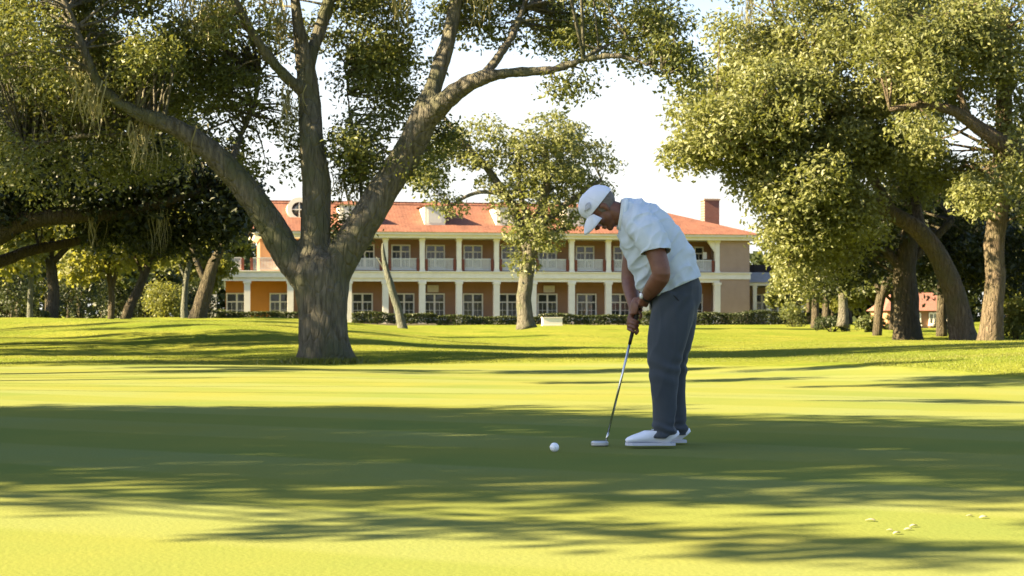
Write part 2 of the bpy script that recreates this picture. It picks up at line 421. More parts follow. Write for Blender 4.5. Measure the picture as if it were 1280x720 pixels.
# ------------------------------------------------------------------ the great oak in front
D0 = 27.3
tree('oak_tree', 'great spreading oak with thick forked grey trunk at the edge of the green',
  [ [(405,456,84),(405,447,74),(405,430,62),(404,400,60),(403,370,66),(403,345,70),(402,326,58),(401,305,34)],
    [(398,365,44),(375,335,46),(338,280,42),(300,232,38,-.1),(262,190,34,-.3),(222,158,27,-.5),(170,140,20,-.7),(128,112,15,-.8),(104,60,13,-.9),(84,10,11,-1),(60,-40,9,-1)],
    [(398,360,40),(397,320,48),(394,250,46,.1),(389,180,40,.2),(384,120,34,.3),(381,78,31,.3),(372,30,18,.2),(366,-30,13,.1)],
    [(382,90,22,.3),(396,50,20,.5),(410,5,18,.7),(420,-50,14,1)],
    [(384,120,20,.3),(358,96,17,.0),(334,68,16,-.2),(312,34,13,-.4),(290,-5,12,-.5),(262,-60,9,-.5)],
    [(410,370,44),(432,325,50),(462,272,46),(488,222,44),(512,176,42,-.1),(530,146,40,-.2),(542,112,27,-.2),(552,70,25,-.1),(563,28,22,0),(576,-30,18,0)],
    [(520,165,36,-.1),(552,132,32,-.4),(590,103,24,-.7),(635,91,16,-.9),(690,87,12,-1.1),(730,74,10,-1.3),(775,70,8,-1.4),(812,82,6,-1.5),(838,91,4,-1.6)],
    [(600,100,16,-.7),(622,74,14,-.5),(640,44,12,-.3),(655,8,9,0),(668,-40,7,.2)],
    [(715,82,8,-1.2),(748,62,6,-1),(785,48,5,-.9),(828,42,3.5,-.8)],
    [(440,315,12,.2),(452,260,9,.6),(448,200,8,.8),(436,140,7,1.0),(432,80,5,1.1)],
    [(205,150,14,-.4),(160,168,10,.2),(100,170,8,.5),(30,185,6,.8)],
    [(286,215,12,-.1),(300,170,10,.7),(318,130,8,1.2),(325,90,6,1.6)],
    [(370,455,12),(384,444,26),(398,425,30)], [(446,457,12),(430,446,26),(414,425,30)], [(405,462,20,-.35),(405,450,36,-.2),(405,430,36,0)],
  ], D0,
  [ # px, py, rx, ry, dy, depth radius, blobs
    (50,40,110,60,.9,1.4,54),(190,35,100,55,.9,1.4,50),(300,50,75,60,.7,1.4,26),(110,130,110,50,.8,1.2,40),(235,90,70,45,.9,1.2,26),(30,60,60,50,-1.2,.8,12),(180,60,40,30,-1.2,.6,7),(60,100,110,70,2.2,1.2,40),(200,110,90,60,2.2,1.2,34),
    (60,205,80,45,1.0,1.4,16),(180,195,55,35,1.2,1.2,10),(300,120,55,40,1.0,1.2,12),(305,190,30,45,1.5,1,6),
    (350,25,60,40,1.8,1.0,8),(465,30,55,60,1.5,1.2,32),(478,110,46,60,1.5,1.2,32),(380,200,30,30,1.6,.8,5),(345,150,40,30,1.5,.8,7),(450,185,26,38,.6,1,15),(505,60,40,70,1.6,1.0,16),
    (450,250,15,55,.9,.5,8),(435,300,9,26,.6,.4,3),(540,180,30,20,1.2,.6,5),(556,168,26,14,.9,.6,4),
    (605,22,50,40,1.2,1.2,18),(670,26,60,34,.9,1.2,18),(745,22,60,36,.5,1.1,18),(815,42,40,30,-1.1,.9,12),(846,60,26,22,-1.3,.7,9),
    (850,92,20,14,-1.4,.5,4),(720,58,80,12,.2,.7,7),(722,110,24,16,-1.2,.5,4),(800,74,50,10,-.6,.6,5),(520,215,22,18,-.2,.5,3),
    (60,-70,140,80,0,2.6,36),(240,-80,140,80,0,2.8,36),(430,-90,140,80,0,2.8,36),(620,-90,130,80,0,2.6,28),(780,-60,90,60,-.5,2,14),
  ], 0.088, 0.42, 165, M['oak_leaf'], M['bark'], remesh=0.034, moss=([(96,75,-.8),(116,100,-.8),(118,112,-.7),(172,160,-.5),(180,150,-.4),(255,0,-.4),(285,-8,-.4),(345,-8,0),(360,110,.1),(362,128,.1),(240,160,-.3),(600,-12,0),(230,-10,0),(352,20,0),(452,190,.7),(436,210,.8),(498,-10,.3)], 14, 0.75),
  n=20, squash=0.75, shell=0.35, tw_r=0.03)

# dark oak whose trunk stands outside the left edge
tree('oak_tree', 'dark shaded oak at far left with low limbs arching over the mound', 
  [ [(-150,446,70),(-140,400,56),(-125,350,52),(-95,312,46)],
    [(-110,330,40),(-50,318,34),(0,292,28,-.2),(45,272,24,-.3),(100,266,20,-.4),(150,268,15,-.4),(200,255,12,-.5),(250,240,8,-.5)],
    [(-60,322,24,.2),(0,326,16,.6),(30,316,14,.8),(70,306,12,1),(120,296,10,1.2),(170,282,8,1.4),(215,276,6,1.6)],
    [(-100,320,36),(-70,240,30,.2),(-20,160,24,.4),(40,110,18,.8),(110,90,12,1.2)],
    [(-30,180,20,.4),(40,190,16,.4),(120,200,12,.6),(210,215,8,1)],
  ], 36.0,
  [(20,215,110,50,0,2.2,44),(130,215,95,46,.4,2.2,44),(225,215,70,44,.4,1.8,30),(60,130,120,70,1,2.4,44),(200,130,80,60,1,2.2,26),
   (285,248,32,34,.3,1.2,17),(268,285,24,20,.3,.8,6),(165,262,60,20,.2,1.3,14),(20,258,60,20,.1,1.3,10),(130,285,22,14,.8,.8,5),(195,285,26,24,.5,.8,9),(232,300,16,14,.5,.6,3),(30,30,160,60,1,2.5,20),(-120,200,120,90,0,3,30)],
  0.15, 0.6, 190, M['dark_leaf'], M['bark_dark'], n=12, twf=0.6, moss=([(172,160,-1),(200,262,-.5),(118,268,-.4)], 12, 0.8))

M['blade'] = leaf_mat('grass_blade', (0.115, 0.142, 0.018), (0.165, 0.172, 0.028), 0.3, (0.16, 0.18, 0.02), 0.3)
def blades(name, x, y, h, m, label):
    n = len(x); z = terrain(x, y); a = RNG.uniform(0, 2*np.pi, n); hh = h * RNG.uniform(.45, 1.25, n)
    wv = np.stack([np.cos(a), np.sin(a), 0*a], 1) * (hh * .14)[:, None]
    lean = RNG.normal(0, .35, (n, 2)) * hh[:, None]
    b0 = np.stack([x, y, z - .004], 1); tip = b0 + np.stack([lean[:, 0], lean[:, 1], hh], 1)
    v = np.stack([b0 - wv, b0 + wv, tip], 1).reshape(-1, 3)
    o = link(name, np_mesh(name, v, np.arange(3*n).reshape(-1, 3)), m); tag(o, label, kind='stuff'); return o
nb_ = 150000
by = 26.0 + 27 * RNG.uniform(0, 1, nb_) ** 1.15
bx = RNG.uniform(-.33, .33, nb_) * by
edge = 26.5 - 12.0 * sst(1.0, 8.5, bx)
e2_ = RNG.uniform(0, 1, 40000); ex = RNG.uniform(4.5, 9, 40000); ey = (26.5 - 12.0 * sst(1.0, 8.5, ex)) + 10 * e2_ ** 1.3
ok = ex / ey < .33; ex, ey = ex[ok], ey[ok]
ring = RNG.uniform(0, 2*np.pi, 5000); tb = P(405, 456, 27.3); rr_ = .40 + RNG.exponential(.07, 5000)
blades('rough_grass', np.concatenate([bx, ex]), np.concatenate([by, ey]), .024, M['blade'], 'short rough grass beyond the edge of the green')
blades('grass', tb.x + rr_*np.cos(ring), tb.y + rr_*np.sin(ring), .10, M['blade'], 'longer grass round the foot of the great oak')

# ------------------------------------------------------------------ grove of the left, beyond the mound
def small_tree(label, limbs, D, clumps, m=None, bk=None, leaf=0.26, br=0.85, per=130, **kw):
    return tree('oak_tree', label, limbs, D, clumps, leaf, br, per, m or M['far_leaf'], bk or M['bark_dark'], group=kw.pop('group', 'trees beyond the left mound'), n=8, twf=0.5, narrow=.7, **kw)
small_tree('sturdy forked tree with dark trunk left of the mound behind the arching limb',
  [[(66,404,20),(66,370,15),(65,340,14),(62,322,13)],[(64,330,10),(54,305,8),(48,285,6),(40,262,4)],[(65,330,9),(86,308,7),(108,294,5),(130,280,4)],[(63,325,8),(66,296,6),(72,270,5)]],
  66, [(30,285,36,24,0,2.5,14),(75,262,40,26,.5,2.5,14),(120,285,36,22,0,2.2,12),(40,320,18,14,-1,1,3)])
small_tree('slim straight tree with pale trunk at the far left edge',
  [[(38,403,8),(38,370,7),(39,345,6),(41,310,5),(44,285,4)],[(39,345,4),(28,320,3),(20,300,2)]], 74,
  [(36,315,22,26,0,1.6,10),(20,285,30,20,0,2,9),(14,330,18,14,0,1.4,4)], bk=M['bark_pale'])
small_tree('slender tree with two stems behind the mound',
  [[(139,403,9),(139,370,8),(136,340,7),(128,310,6),(118,280,4)],[(139,365,6),(146,335,5),(150,300,4),(160,270,3)]], 72,
  [(125,300,30,22,0,2,10),(158,285,32,24,0,2,12),(148,330,20,16,0,1.3,4),(100,330,14,12,0,1,3)])
small_tree('leaning dark tree tilting right beside the slender two stemmed one',
  [[(155,403,14),(166,378,12),(178,350,11),(188,325,10),(192,296,8),(200,262,6)],[(186,330,6),(205,310,5),(220,285,4)],[(180,345,5),(168,320,4),(160,295,3)]], 68,
  [(190,290,36,26,0,2.3,14),(220,280,26,22,0,1.8,8),(166,320,16,14,0,1,4)])
small_tree('slim pale stemmed tree close to the left end of the clubhouse',
  [[(231,403,10),(230,380,8),(232,350,7),(238,325,6),(246,300,5),(250,275,4)],[(232,350,4),(222,325,3),(215,305,2)]], 78,
  [(240,300,26,22,0,2,10),(262,282,22,16,0,1.6,6),(214,320,14,16,0,1.2,4)], bk=M['bark_pale'])
small_tree('thick leaning dark trunk beside the left corner of the clubhouse',
  [[(246,405,26),(250,385,20),(258,355,18),(268,330,14),(280,300,10),(290,270,7)],[(258,355,9),(245,325,7),(236,298,5)]], 62,
  [(285,268,28,22,0,1.8,9),(245,282,24,18,0,1.6,7),(300,292,16,12,0,1,3)], m=M['oak_leaf'], leaf=0.16)

def bush_mesh(rx, ry, rz, n, leaf, lumps=10, br=0.35):
    cl = [((0, 0, rz * 0.5), (rx * 0.8, ry * 0.8, rz * 0.45), lumps)]
    C, O, B = blob_points(cl, br * rz, n // lumps, 0.85, 0.5)
    C[:, 2] = np.abs(C[:, 2])
    return leaves_mesh('foliage', C, leaf, O)
def bush(px, py, D, wpx, hpx, label, m, group=None, n=2600, leaf=0.13, name='shrub', lumps=14, zoff=0):
    b = P(px, py, D); z = tz(b.x, b.y) + zoff
    h = hpx / F * D; r_ = wpx / 2 / F * D
    root = empty(name, (b.x, b.y, z), label, 'shrub', group)
    link('foliage', bush_mesh(r_, r_ * 0.8, h, n, leaf, lumps), m, root)
    st = MB()
    for k in range(4):
        a = k * 1.7; st.tube([(0.05*math.cos(a), 0.05*math.sin(a), -0.05), (0.3*r_*math.cos(a), 0.3*r_*math.sin(a), h*0.3), (0.5*r_*math.cos(a), 0.5*r_*math.sin(a), h*0.65)], [0.04, 0.03, 0.015], 6)
    st.build('stem', M['bark_dark'], root)
    return root
bush(207, 402, 84, 40, 52, 'rounded yellow green shrub left of the clubhouse between the slim trunks', M['far_leaf'], n=4000)
bush(100, 402, 92, 66, 70, 'wide dark green shrub filling the gap behind the forked tree', M['hedge_leaf'], 'dark shrubs behind the left trees', n=5000, leaf=.17)
bush(8, 402, 90, 70, 86, 'tall dark green shrub at the left edge of the grounds', M['hedge_leaf'], 'dark shrubs behind the left trees', n=6000, leaf=.17)
bush(150, 402, 100, 40, 60, 'narrow dark shrub behind the leaning tree', M['hedge_leaf'], 'dark shrubs behind the left trees', n=4000, leaf=.17)
bush(52, 404, 62, 22, 9, 'low brownish shrub at the foot of the forked tree', M['oak_leaf'], n=900, leaf=.1)
bush(180, 402, 104, 36, 34, 'low dark shrub just left of the yellow green one', M['hedge_leaf'], 'dark shrubs behind the left trees', n=2600, leaf=.17)
bush(245, 402, 104, 44, 44, 'dark shrub beside the white corner column of the clubhouse', M['hedge_leaf'], 'dark shrubs behind the left trees', n=2600, leaf=.17)
bush(1270, 424, 55, 34, 46, 'bright yellow green shrub at the right edge beside the straight trunk', M['far_leaf'], n=3500)

# background trees, prototypes shared through copies
def proto_tree(h, cw, m, seed, label):
    random.seed(seed)
    root = empty('broadleaf_tree', (0, 0, 0), label, 'tree')
    mb, skel = wood([([(0,0,-.2),(0.1,0,h*.2),(0,.1,h*.45),(.2,0,h*.8)], [h*.03, h*.022, h*.018, h*.006])] +
        [([(0.05,0,h*.25),(cw*.2*math.cos(a),cw*.2*math.sin(a),h*.42),(cw*.36*math.cos(a),cw*.36*math.sin(a),h*.62)], [h*.013,h*.009,h*.003]) for a in (0.3,1.7,3.0,4.2,5.3)], n=7, step=1.0)
    cl = []
    for k in range(9):
        a = k * 2.4; q = random.uniform(.15, .36) * cw; zz = h * random.uniform(.38, .85)
        cl.append(((q*math.cos(a), q*math.sin(a), zz), (cw*.2, cw*.2, h*.13), 9))
    C, O, B = blob_points(cl, cw*.11, 200, .85, .5)
    twigs(mb, skel, B, frac=.3, r0=.05)
    link('trunk', mb.mesh('trunk'), M['bark_dark'], root)
    link('crown', leaves_mesh('crown', C, .5, O, 0, .7), m, root)
    return root
def copy_tree(root, loc, rz, s, label, group):
    r_ = root.copy(); COL.objects.link(r_)
    for ch in root.children:
        c = ch.copy(); COL.objects.link(c); c.parent = r_
    r_.location = loc; r_.rotation_euler = (0, 0, rz); r_.scale = (s, s, s); r_['label'] = label; r_['group'] = group
    return r_
protos = [proto_tree(11, 10, M['far_leaf'], 3, 'x'), proto_tree(12, 11, M['hedge_leaf'], 5, 'x'), proto_tree(10, 9, M['oak_leaf'], 9, 'x')]
usedp = set()
def put_bg(kind, px, D, hpx, rz, label, group):
    b = P(px, 400, D); s = (hpx / F * D) / (11, 12, 10)[kind]
    loc = (b.x, b.y, tz(b.x, b.y) - .05)
    if kind not in usedp:
        usedp.add(kind); o = protos[kind]; o.location = loc; o.rotation_euler = (0, 0, rz); o.scale = (s, s, s); o['label'] = label; o['group'] = group; return o
    return copy_tree(protos[kind], loc, rz, s, label, group)
for i, (k, px, D, h, lab) in enumerate([
    (0, -30, 120, 190, 'pale green broad tree far off at the left edge'), (0, 22, 135, 150, 'sunlit tree seen between the pale trunk and the forked tree'),
    (1, 60, 150, 130, 'dark rounded tree behind the forked tree'), (0, 100, 128, 140, 'yellow green tree behind the wide dark shrub'),
    (1, 128, 155, 120, 'dark tree far behind the slender two stemmed tree'), (0, 165, 122, 150, 'yellow lit tree behind the leaning dark tree'),
    (2, 205, 150, 140, 'olive tree far behind the yellow green shrub'), (0, 236, 118, 128, 'bright tree nearest to the left end of the clubhouse'),
    (1, 15, 108, 110, 'dark low tree behind the thin pale trunk'), (1, 190, 108, 88, 'small dark tree left of the bright tree'), (1, 85, 112, 92, 'small dark tree just behind the wide dark shrub'), (2, 140, 100, 150, 'olive tree right behind the slender two stemmed tree'), (2, 265, 170, 150, 'olive tree rising behind the left end of the clubhouse'),
    (1, -90, 140, 170, 'dark tree outside the left edge of the view')]):
    put_bg(k, px, D, h, i * 1.3, lab, 'distant trees on the left')
for i, (k, px, D, h, lab) in enumerate([
    (2, 1010, 165, 120, 'olive tree behind the low wing of the clubhouse'), (1, 1062, 150, 150, 'dark tree far behind the thin right hand trunks'),
    (0, 1095, 120, 100, 'sunlit tree glimpsed between the right hand trunks'), (1, 1150, 150, 170, 'dark tree behind the low red roofed house'),
    (1, 1205, 125, 190, 'dark tree far behind the big leaning trunk'), (1, 1262, 110, 200, 'dark tree at the right edge behind the straight oak'),
    (1, 1115, 88, 150, 'dark tree close behind the crooked trunk'), (1, 1180, 92, 170, 'dark tree close behind the leaning oak'), (1, 1235, 85, 190, 'dark tree close behind the straight oak'), (0, 1295, 84, 150, 'sunlit tree at the far right edge'), (1, 1030, 120, 120, 'dark tree behind the thin dark trunks'), (2, 1000, 140, 96, 'small olive tree beside the low wing'),
    (1, 1330, 110, 220, 'dark tree just outside the right edge'), (0, 1040, 135, 84, 'small sunlit tree beside the right end of the clubhouse')]):
    put_bg(k, px, D, h, i * 1.9 + .5, lab, 'distant trees on the right')

wl_n = 60000
wx = RNG.uniform(-150, 170, wl_n); wy = 205 + RNG.uniform(-7, 7, wl_n) + 6*np.sin(wx*.05)
top = 8.5 + 2.0*np.sin(wx*.11) + 1.4*np.sin(wx*.37+1) + .9*np.sin(wx*1.1)
wz = np.abs(RNG.uniform(0, 1, wl_n)) ** .9 * top
wo = link('woodland', leaves_mesh('woodland', np.stack([wx, wy, wz], 1), 1.0, None, 0, .8), M['hedge_leaf']); tag(wo, 'dark far off woodland behind the clubhouse and trees', 'woodland', kind='stuff')

# ------------------------------------------------------------------ tree in front of the clubhouse
tree('oak_tree', 'tall round headed oak in front of the middle of the clubhouse, left of the golfer',
  [[(657,411,27),(656,400,21),(656,375,19),(658,345,18),(663,318,17),(668,295,15)],
   [(663,318,15),(650,280,13,.2),(636,250,11,.3),(610,212,9,.2),(580,178,7,0),(553,145,5,0)],
   [(668,300,14),(678,260,12),(684,220,10),(680,180,7)],[(670,290,11),(700,262,9),(730,240,6),(752,225,4)],
   [(660,325,10),(655,300,9),(648,275,8)],[(630,243,6),(600,240,5),(575,250,4),(552,268,3)],[(666,290,8),(650,240,7),(648,195,5)],
   [(664,312,9),(690,292,7),(712,285,5)]],
  92, [(680,175,52,32,0,3,26),(735,210,38,34,0,2.6,20),(640,210,30,40,0,2.4,14),(690,235,50,36,0,2.8,26),(668,285,34,30,-.5,2,18),(712,275,18,16,0,1.4,5),
       (570,178,30,24,0,1.5,10),(600,215,26,20,0,1.4,8),(540,232,22,22,0,1.2,7),(555,256,14,8,0,.8,2),(535,205,22,24,0,1.2,6),(618,170,22,18,0,1.4,5),(636,255,16,16,0,1.2,4),(650,325,10,12,0,.6,2)],
  0.25, .85, 120, M['oak_leaf_light'], M['bark'], n=12, twf=.6, group=None)

# leaning bare trunk
b = P(503, 407, 96); b.z = tz(b.x, b.y) - 0.1
root = empty('bare_trunk', b, 'grey green bare leaning trunk in front of the clubhouse porch beside the great oak', 'dead tree')
mb, sk = wood([px_limb([(505,420,14),(500,395,11),(493,372,10),(486,350,9),(481,328,6.5),(479,312,4.5),(478.5,304,1.5)], 96), px_limb([(485,345,4),(477,330,2.5),(470,321,1)], 96)], n=10)
me = mb.mesh('trunk'); me.transform(Matrix.Translation(-b)); link('trunk', me, M['bark_pale'], root)

# ------------------------------------------------------------------ right hand oaks
G3 = 'oaks on the right side'
tree('oak_tree', 'big leaning oak with curved sunlit trunk on the right',
  [[(1210,432,40),(1204,410,33),(1196,375,28),(1184,342,26),(1166,312,24),(1140,284,22),(1108,262,18),(1082,244,15)],
   [(1090,250,14),(1050,225,12,-.5),(1010,205,10,-1),(960,190,7,-1.5),(910,185,5,-2)],
   [(1120,270,14),(1090,220,12,.5),(1060,150,10,1),(1020,90,7,1)],[(1150,290,13,.0),(1140,220,12,1.2),(1130,140,10,1.6),(1100,60,7,2)],
   [(1100,258,9,-.3),(1060,262,8,-.8),(1020,275,6,-1.2),(990,285,4,-1.4)]],
  50, [(900,170,52,50,-1.5,2.4,40),(950,120,60,55,-1,3,44),(1010,60,70,60,0,3.4,44),(930,60,50,45,0,2.6,26),(1000,150,70,60,-1.5,3,50),(1080,110,60,60,-.5,3,36),
       (1010,225,60,44,-2,2.4,38),(976,240,34,36,-1.6,1.8,18),(1060,185,44,44,-1.6,1.8,22),(1050,275,46,34,-1,2.2,26),(1000,300,32,36,-.6,1.8,18),(1003,345,18,30,-.4,1.2,9),
       (1080,30,60,40,.5,3,20),(862,190,26,24,-1.5,1.2,12),(880,120,20,20,-1,1,6),(1150,110,60,60,2.8,2.0,30),(1110,190,50,40,2.6,1.6,20),(1180,40,60,50,2,3,24),(948,212,34,34,-1.5,1.6,16),(992,300,26,40,-1,1.6,14),(1040,320,26,24,.5,1.6,10),(980,-50,120,50,0,4,30),(1130,235,34,30,2.0,1.5,10)],
  0.16, 0.72, 200, M['oak_leaf_light'], M['bark_warm'], group=G3, n=16, twf=.35, moss=([(932,12,-1),(935,0,-1),(938,25,-1)], 10, 1.0))
tree('oak_tree', 'straight thick trunked oak at the right edge',
  [[(1240,434,38),(1240,415,30),(1241,380,26),(1243,330,25),(1246,280,25),(1250,230,24),(1254,180,22),(1256,110,20),(1258,40,15)],
   [(1300,205,20,-1),(1260,184,22,-1.2),(1222,160,18,-1.4),(1195,140,14,-1.5),(1160,132,10,-1.6),(1112,136,6,-1.7)],
   [(1215,156,10,-1.4),(1200,120,8,-1.4),(1192,85,6,-1.3)],
   [(1255,120,13),(1240,80,12,-.8),(1225,40,10,-1.1),(1210,-10,8,-1.2)],
   [(1252,190,13,.3),(1290,150,12,.8),(1330,110,9,1)]],
  47, [(1130,70,55,45,-1.0,2.2,26),(1205,40,56,45,-.6,2.2,26),(1210,100,40,30,1.4,1.2,10),(1262,60,50,60,-1,2.6,28),(1150,190,50,26,1.2,1.6,18),(1200,215,42,24,1.4,1.6,16),(1150,165,30,12,-2.2,.7,5),(1120,20,60,40,0,3,20),
       (1225,235,18,22,-1.8,.7,5),(1262,215,14,22,-1.8,.7,4),(1270,150,30,50,-.6,2,13),(1222,258,14,22,-1.8,.6,4),(1300,250,34,50,0,2,14),(1190,-50,130,50,0,4,28),(1340,60,70,100,0,3,24),(1165,100,26,18,-2.2,.8,6)],
  0.15, 0.68, 205, M['oak_leaf_light'], M['bark_warm'], group=G3, n=16, twf=.35)
tree('oak_tree', 'dark oak with short upright trunk standing left of the big leaning trunk',
  [[(1134,432,42),(1133,415,34),(1131,385,31),(1130,350,29),(1132,320,26),(1136,280,20),(1140,230,15)],
   [(1131,345,13),(1105,310,11),(1075,290,8),(1050,270,5)],[(1132,330,13),(1165,300,11),(1190,275,8)]],
  52, [(1070,290,50,36,1,2.4,30),(1140,270,50,45,5,2.6,40),(1190,280,40,50,6,2.6,34),(1060,325,40,28,3,2,22),(1120,320,26,30,5,1.6,14),(1160,325,26,34,6,1.6,16),(1030,345,26,26,4,1.8,12),(1250,290,44,60,7,2.4,34),(1215,330,26,36,7,2,16),(1290,340,30,60,7,2,20)],
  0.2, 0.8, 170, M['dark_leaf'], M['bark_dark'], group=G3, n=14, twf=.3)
tree('oak_tree', 'crooked dark trunk standing between the short upright oak and the thin trunks',
  [[(1097,424,13),(1098,395,11),(1101,372,12),(1108,355,12),(1118,335,10),(1126,310,8)],[(1101,370,7),(1094,350,6),(1088,330,4)]],
  62, [(1110,330,34,24,1,1.8,10),(1090,315,30,20,1,1.8,8)], .16, .75, 150, M['oak_leaf'], M['bark_dark'], group=G3, n=10, twf=.4)
tree('oak_tree', 'slim dark trunk just right of the short upright oak',
  [[(1177,424,15),(1177,395,12),(1178,365,12),(1176,330,10),(1170,290,7)]],
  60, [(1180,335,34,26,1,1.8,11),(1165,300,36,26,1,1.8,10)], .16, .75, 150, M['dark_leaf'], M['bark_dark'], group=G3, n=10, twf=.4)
for i, (px, wd, D, lab) in enumerate([(1019, 9, 84, 'leftmost thin dark trunk by the end of the clubhouse hedge'), (1032, 7, 88, 'thinner dark trunk second from the clubhouse hedge'), (1053, 12, 78, 'dark and pale thin trunk right of the two thinnest')]):
    tree('oak_tree', lab, [[(px, 411-i, wd*1.3), (px+1, 385, wd), (px, 350, wd*.9), (px+4*(i-1), 310, wd*.6)]], D,
         [(px-2, 325, 26, 30, 0, 1.8, 12), (px+(-8,0,8)[i], 350, 15, 14, -.4, 1.2, 4)], .2, .8, 130, M['oak_leaf_light'], M['bark_dark'] if i < 2 else M['bark'], group='thin trunks by the clubhouse', n=8, twf=.5)
bush(1040, 415, 82, 60, 18, 'low green shrub at the feet of the thin trunks', M['hedge_leaf'], n=2500)
bush(1085, 418, 74, 34, 20, 'small olive shrub beside the crooked dark trunk', M['oak_leaf'], n=1600)
bush(1140, 420, 70, 30, 26, 'reddish olive shrub at the foot of the short upright oak', M['oak_leaf'], n=1500)
bush(992, 408, 112, 36, 30, 'leafy olive shrub against the low wing of the clubhouse', M['oak_leaf'], n=2200)

# off-frame grove on the left: its crowns throw the long shadows across the green
def shade_tree(loc, h, crown, label, leaf=.22, nb=40, trunk_r=.35, m='oak_leaf', br=.95, lr=1.0):
    root = empty('oak_tree', (loc[0], loc[1], tz(*loc)), label, 'tree', 'oaks left of the green')
    cx = crown
    mb, skel = wood([([(0,0,-.2),(.1,.1,h*.25),(-.1,0,h*.5),(.1,.1,h*.75)], [trunk_r*1.3, trunk_r, trunk_r*.75, trunk_r*.3])] +
        [([(0,0,h*.28),(c[0]*.5,c[1]*.5,c[2]*.8),(c[0],c[1],c[2])], [trunk_r*.5*lr, trunk_r*.3*lr, .03*lr]) for c, _, _ in cx], n=9, step=.8)
    C, O, B = blob_points(cx, br, 150 * (br/.95)**1.2, .75, .4)
    twigs(mb, skel, B, frac=.3)
    link('trunk', mb.mesh('trunk'), M['bark'], root)
    link('crown', leaves_mesh('crown', C, leaf, O), M[m], root)
    return root
#SHADE
KX = -tosun.x / tosun.z; KY = -tosun.y / tosun.z
def lands(tx, ty, items):
    """crown clumps of a tree at (tx,ty) given by where their shade falls: (X, Y, height, radii, n)"""
    return [((X - KX*z - tx, Y - KY*z - ty, z), rad, n) for X, Y, z, rad, n in items]
def shade(tx, ty, h, items, label, **kw): shade_tree((tx, ty), h, lands(tx, ty, items), label, **kw)
shade(-15.0, 8.5, 12, [(-3.6,11.0,6.2,(2.0,3.0,1.3),58), (-.5,10.2,7.2,(1.8,3.0,1.4),58), (2.6,9.5,8.0,(1.9,2.4,1.4),60), (5.5,9.3,9.2,(2.2,2.3,1.5),55), (-1.5,12.6,7.6,(2.0,1.5,1.2),16)], 'large oak outside the left edge shading the putting green')
shade(-20.5, 8.0, 12, [(-7.5,10.5,6.6,(3,3.4,1.7),64), (-4,12.2,8,(2.2,1.6,1.5),24)], 'second oak outside the left edge farther from the green')
shade(-10.6, 7.6, 7, [(-.55,5.95,4.3,(.45,.24,.26),4), (.1,5.75,4.7,(.4,.16,.2),2), (1.5,5.35,5.2,(.7,.12,.22),3), (.95,5.45,5.0,(.4,.12,.2),2), (1.0,6.9,4.8,(.7,.16,.25),3), (2.6,6.2,5.4,(.5,.2,.25),3)], 'slim sparse unseen oak added for dapples in the foreground', trunk_r=.10, br=.34, leaf=.15, lr=.5)  # added tree, small clumps set where the dapples should fall
shade(-18, 16.5, 11, [(5.0,17.6,7.6,(1.6,.25,.5),6), (1.5,19.3,6.4,(1.8,.30,.5),6), (-3,22.3,7.0,(1.6,.4,.6),6), (4.5,14.8,8.2,(1.8,.22,.5),6)], 'narrow crowned oak outside the left edge', trunk_r=.24, br=.42, lr=.22)
shade_tree((-20, 29.5), 12, [((0,0,7.0),(3.0,.8,1.2),18), ((-2,4.0,8.0),(2.8,.6,1.0),12)], 'oak outside the left edge beside the arching dark oak')
shade_tree((-16.2, 25.2), 11, [((0,-.6,7.2),(3.0,1.6,1.8),44), ((-2,2.0,8.2),(2.4,1.0,1.2),16)], 'unseen oak added left of the great oak to shade its foliage')  # unseen blocker added to darken the great oak's lower leaves
shade(-21, 33, 11, [(-9,34.2,6.4,(2.2,.5,.6),12), (-4.5,35.4,7.4,(2.6,.45,.6),13), (-7,38.3,6.8,(2.6,.5,.6),13), (-2.5,39.4,7.6,(2.2,.4,.6),11), (-10.5,40,6.2,(2,.5,.5),10)], 'unseen oak beyond the mound, crown shaped for shadow stripes', br=.5, lr=.5)  # thin crown strips shaped to stripe the bank with shadow
shade(-26, 42, 12, [(-8.5,43.5,6.8,(2.8,.6,.7),13), (-3.5,45,7.8,(2.8,.5,.7),13), (-12,47,6.6,(2.4,.6,.7),11), (-6,50,7.8,(3,.7,.8),14), (-1,52,8.6,(2.4,.6,.7),10)], 'unseen oak at the back of the mound, crown shaped for shadow stripes', br=.55, lr=.5)  # same for the back of the bank: crown shaped for striped shadow
shade(-17, 19.5, 11, [(-2.2,23.3,6.6,(1.6,.42,.5),13), (1.0,23.0,7.2,(1.7,.36,.5),13), (4.2,21.6,7.8,(1.6,.28,.5),10), (6.2,18.6,8.2,(1.4,.25,.5),8), (-4.0,24.3,6.2,(1.2,.4,.5),7)], 'unseen oak added behind the green to cast shadow strips', br=.45, lr=.22)  # added caster, flat clumps for the dark strips behind the green
shade_tree((-30, 60), 14, [((0,0,7.5),(5,4,3.4),50), ((4,3,6),(3,2.5,3),26)], 'oak outside the left edge far beyond the mound')

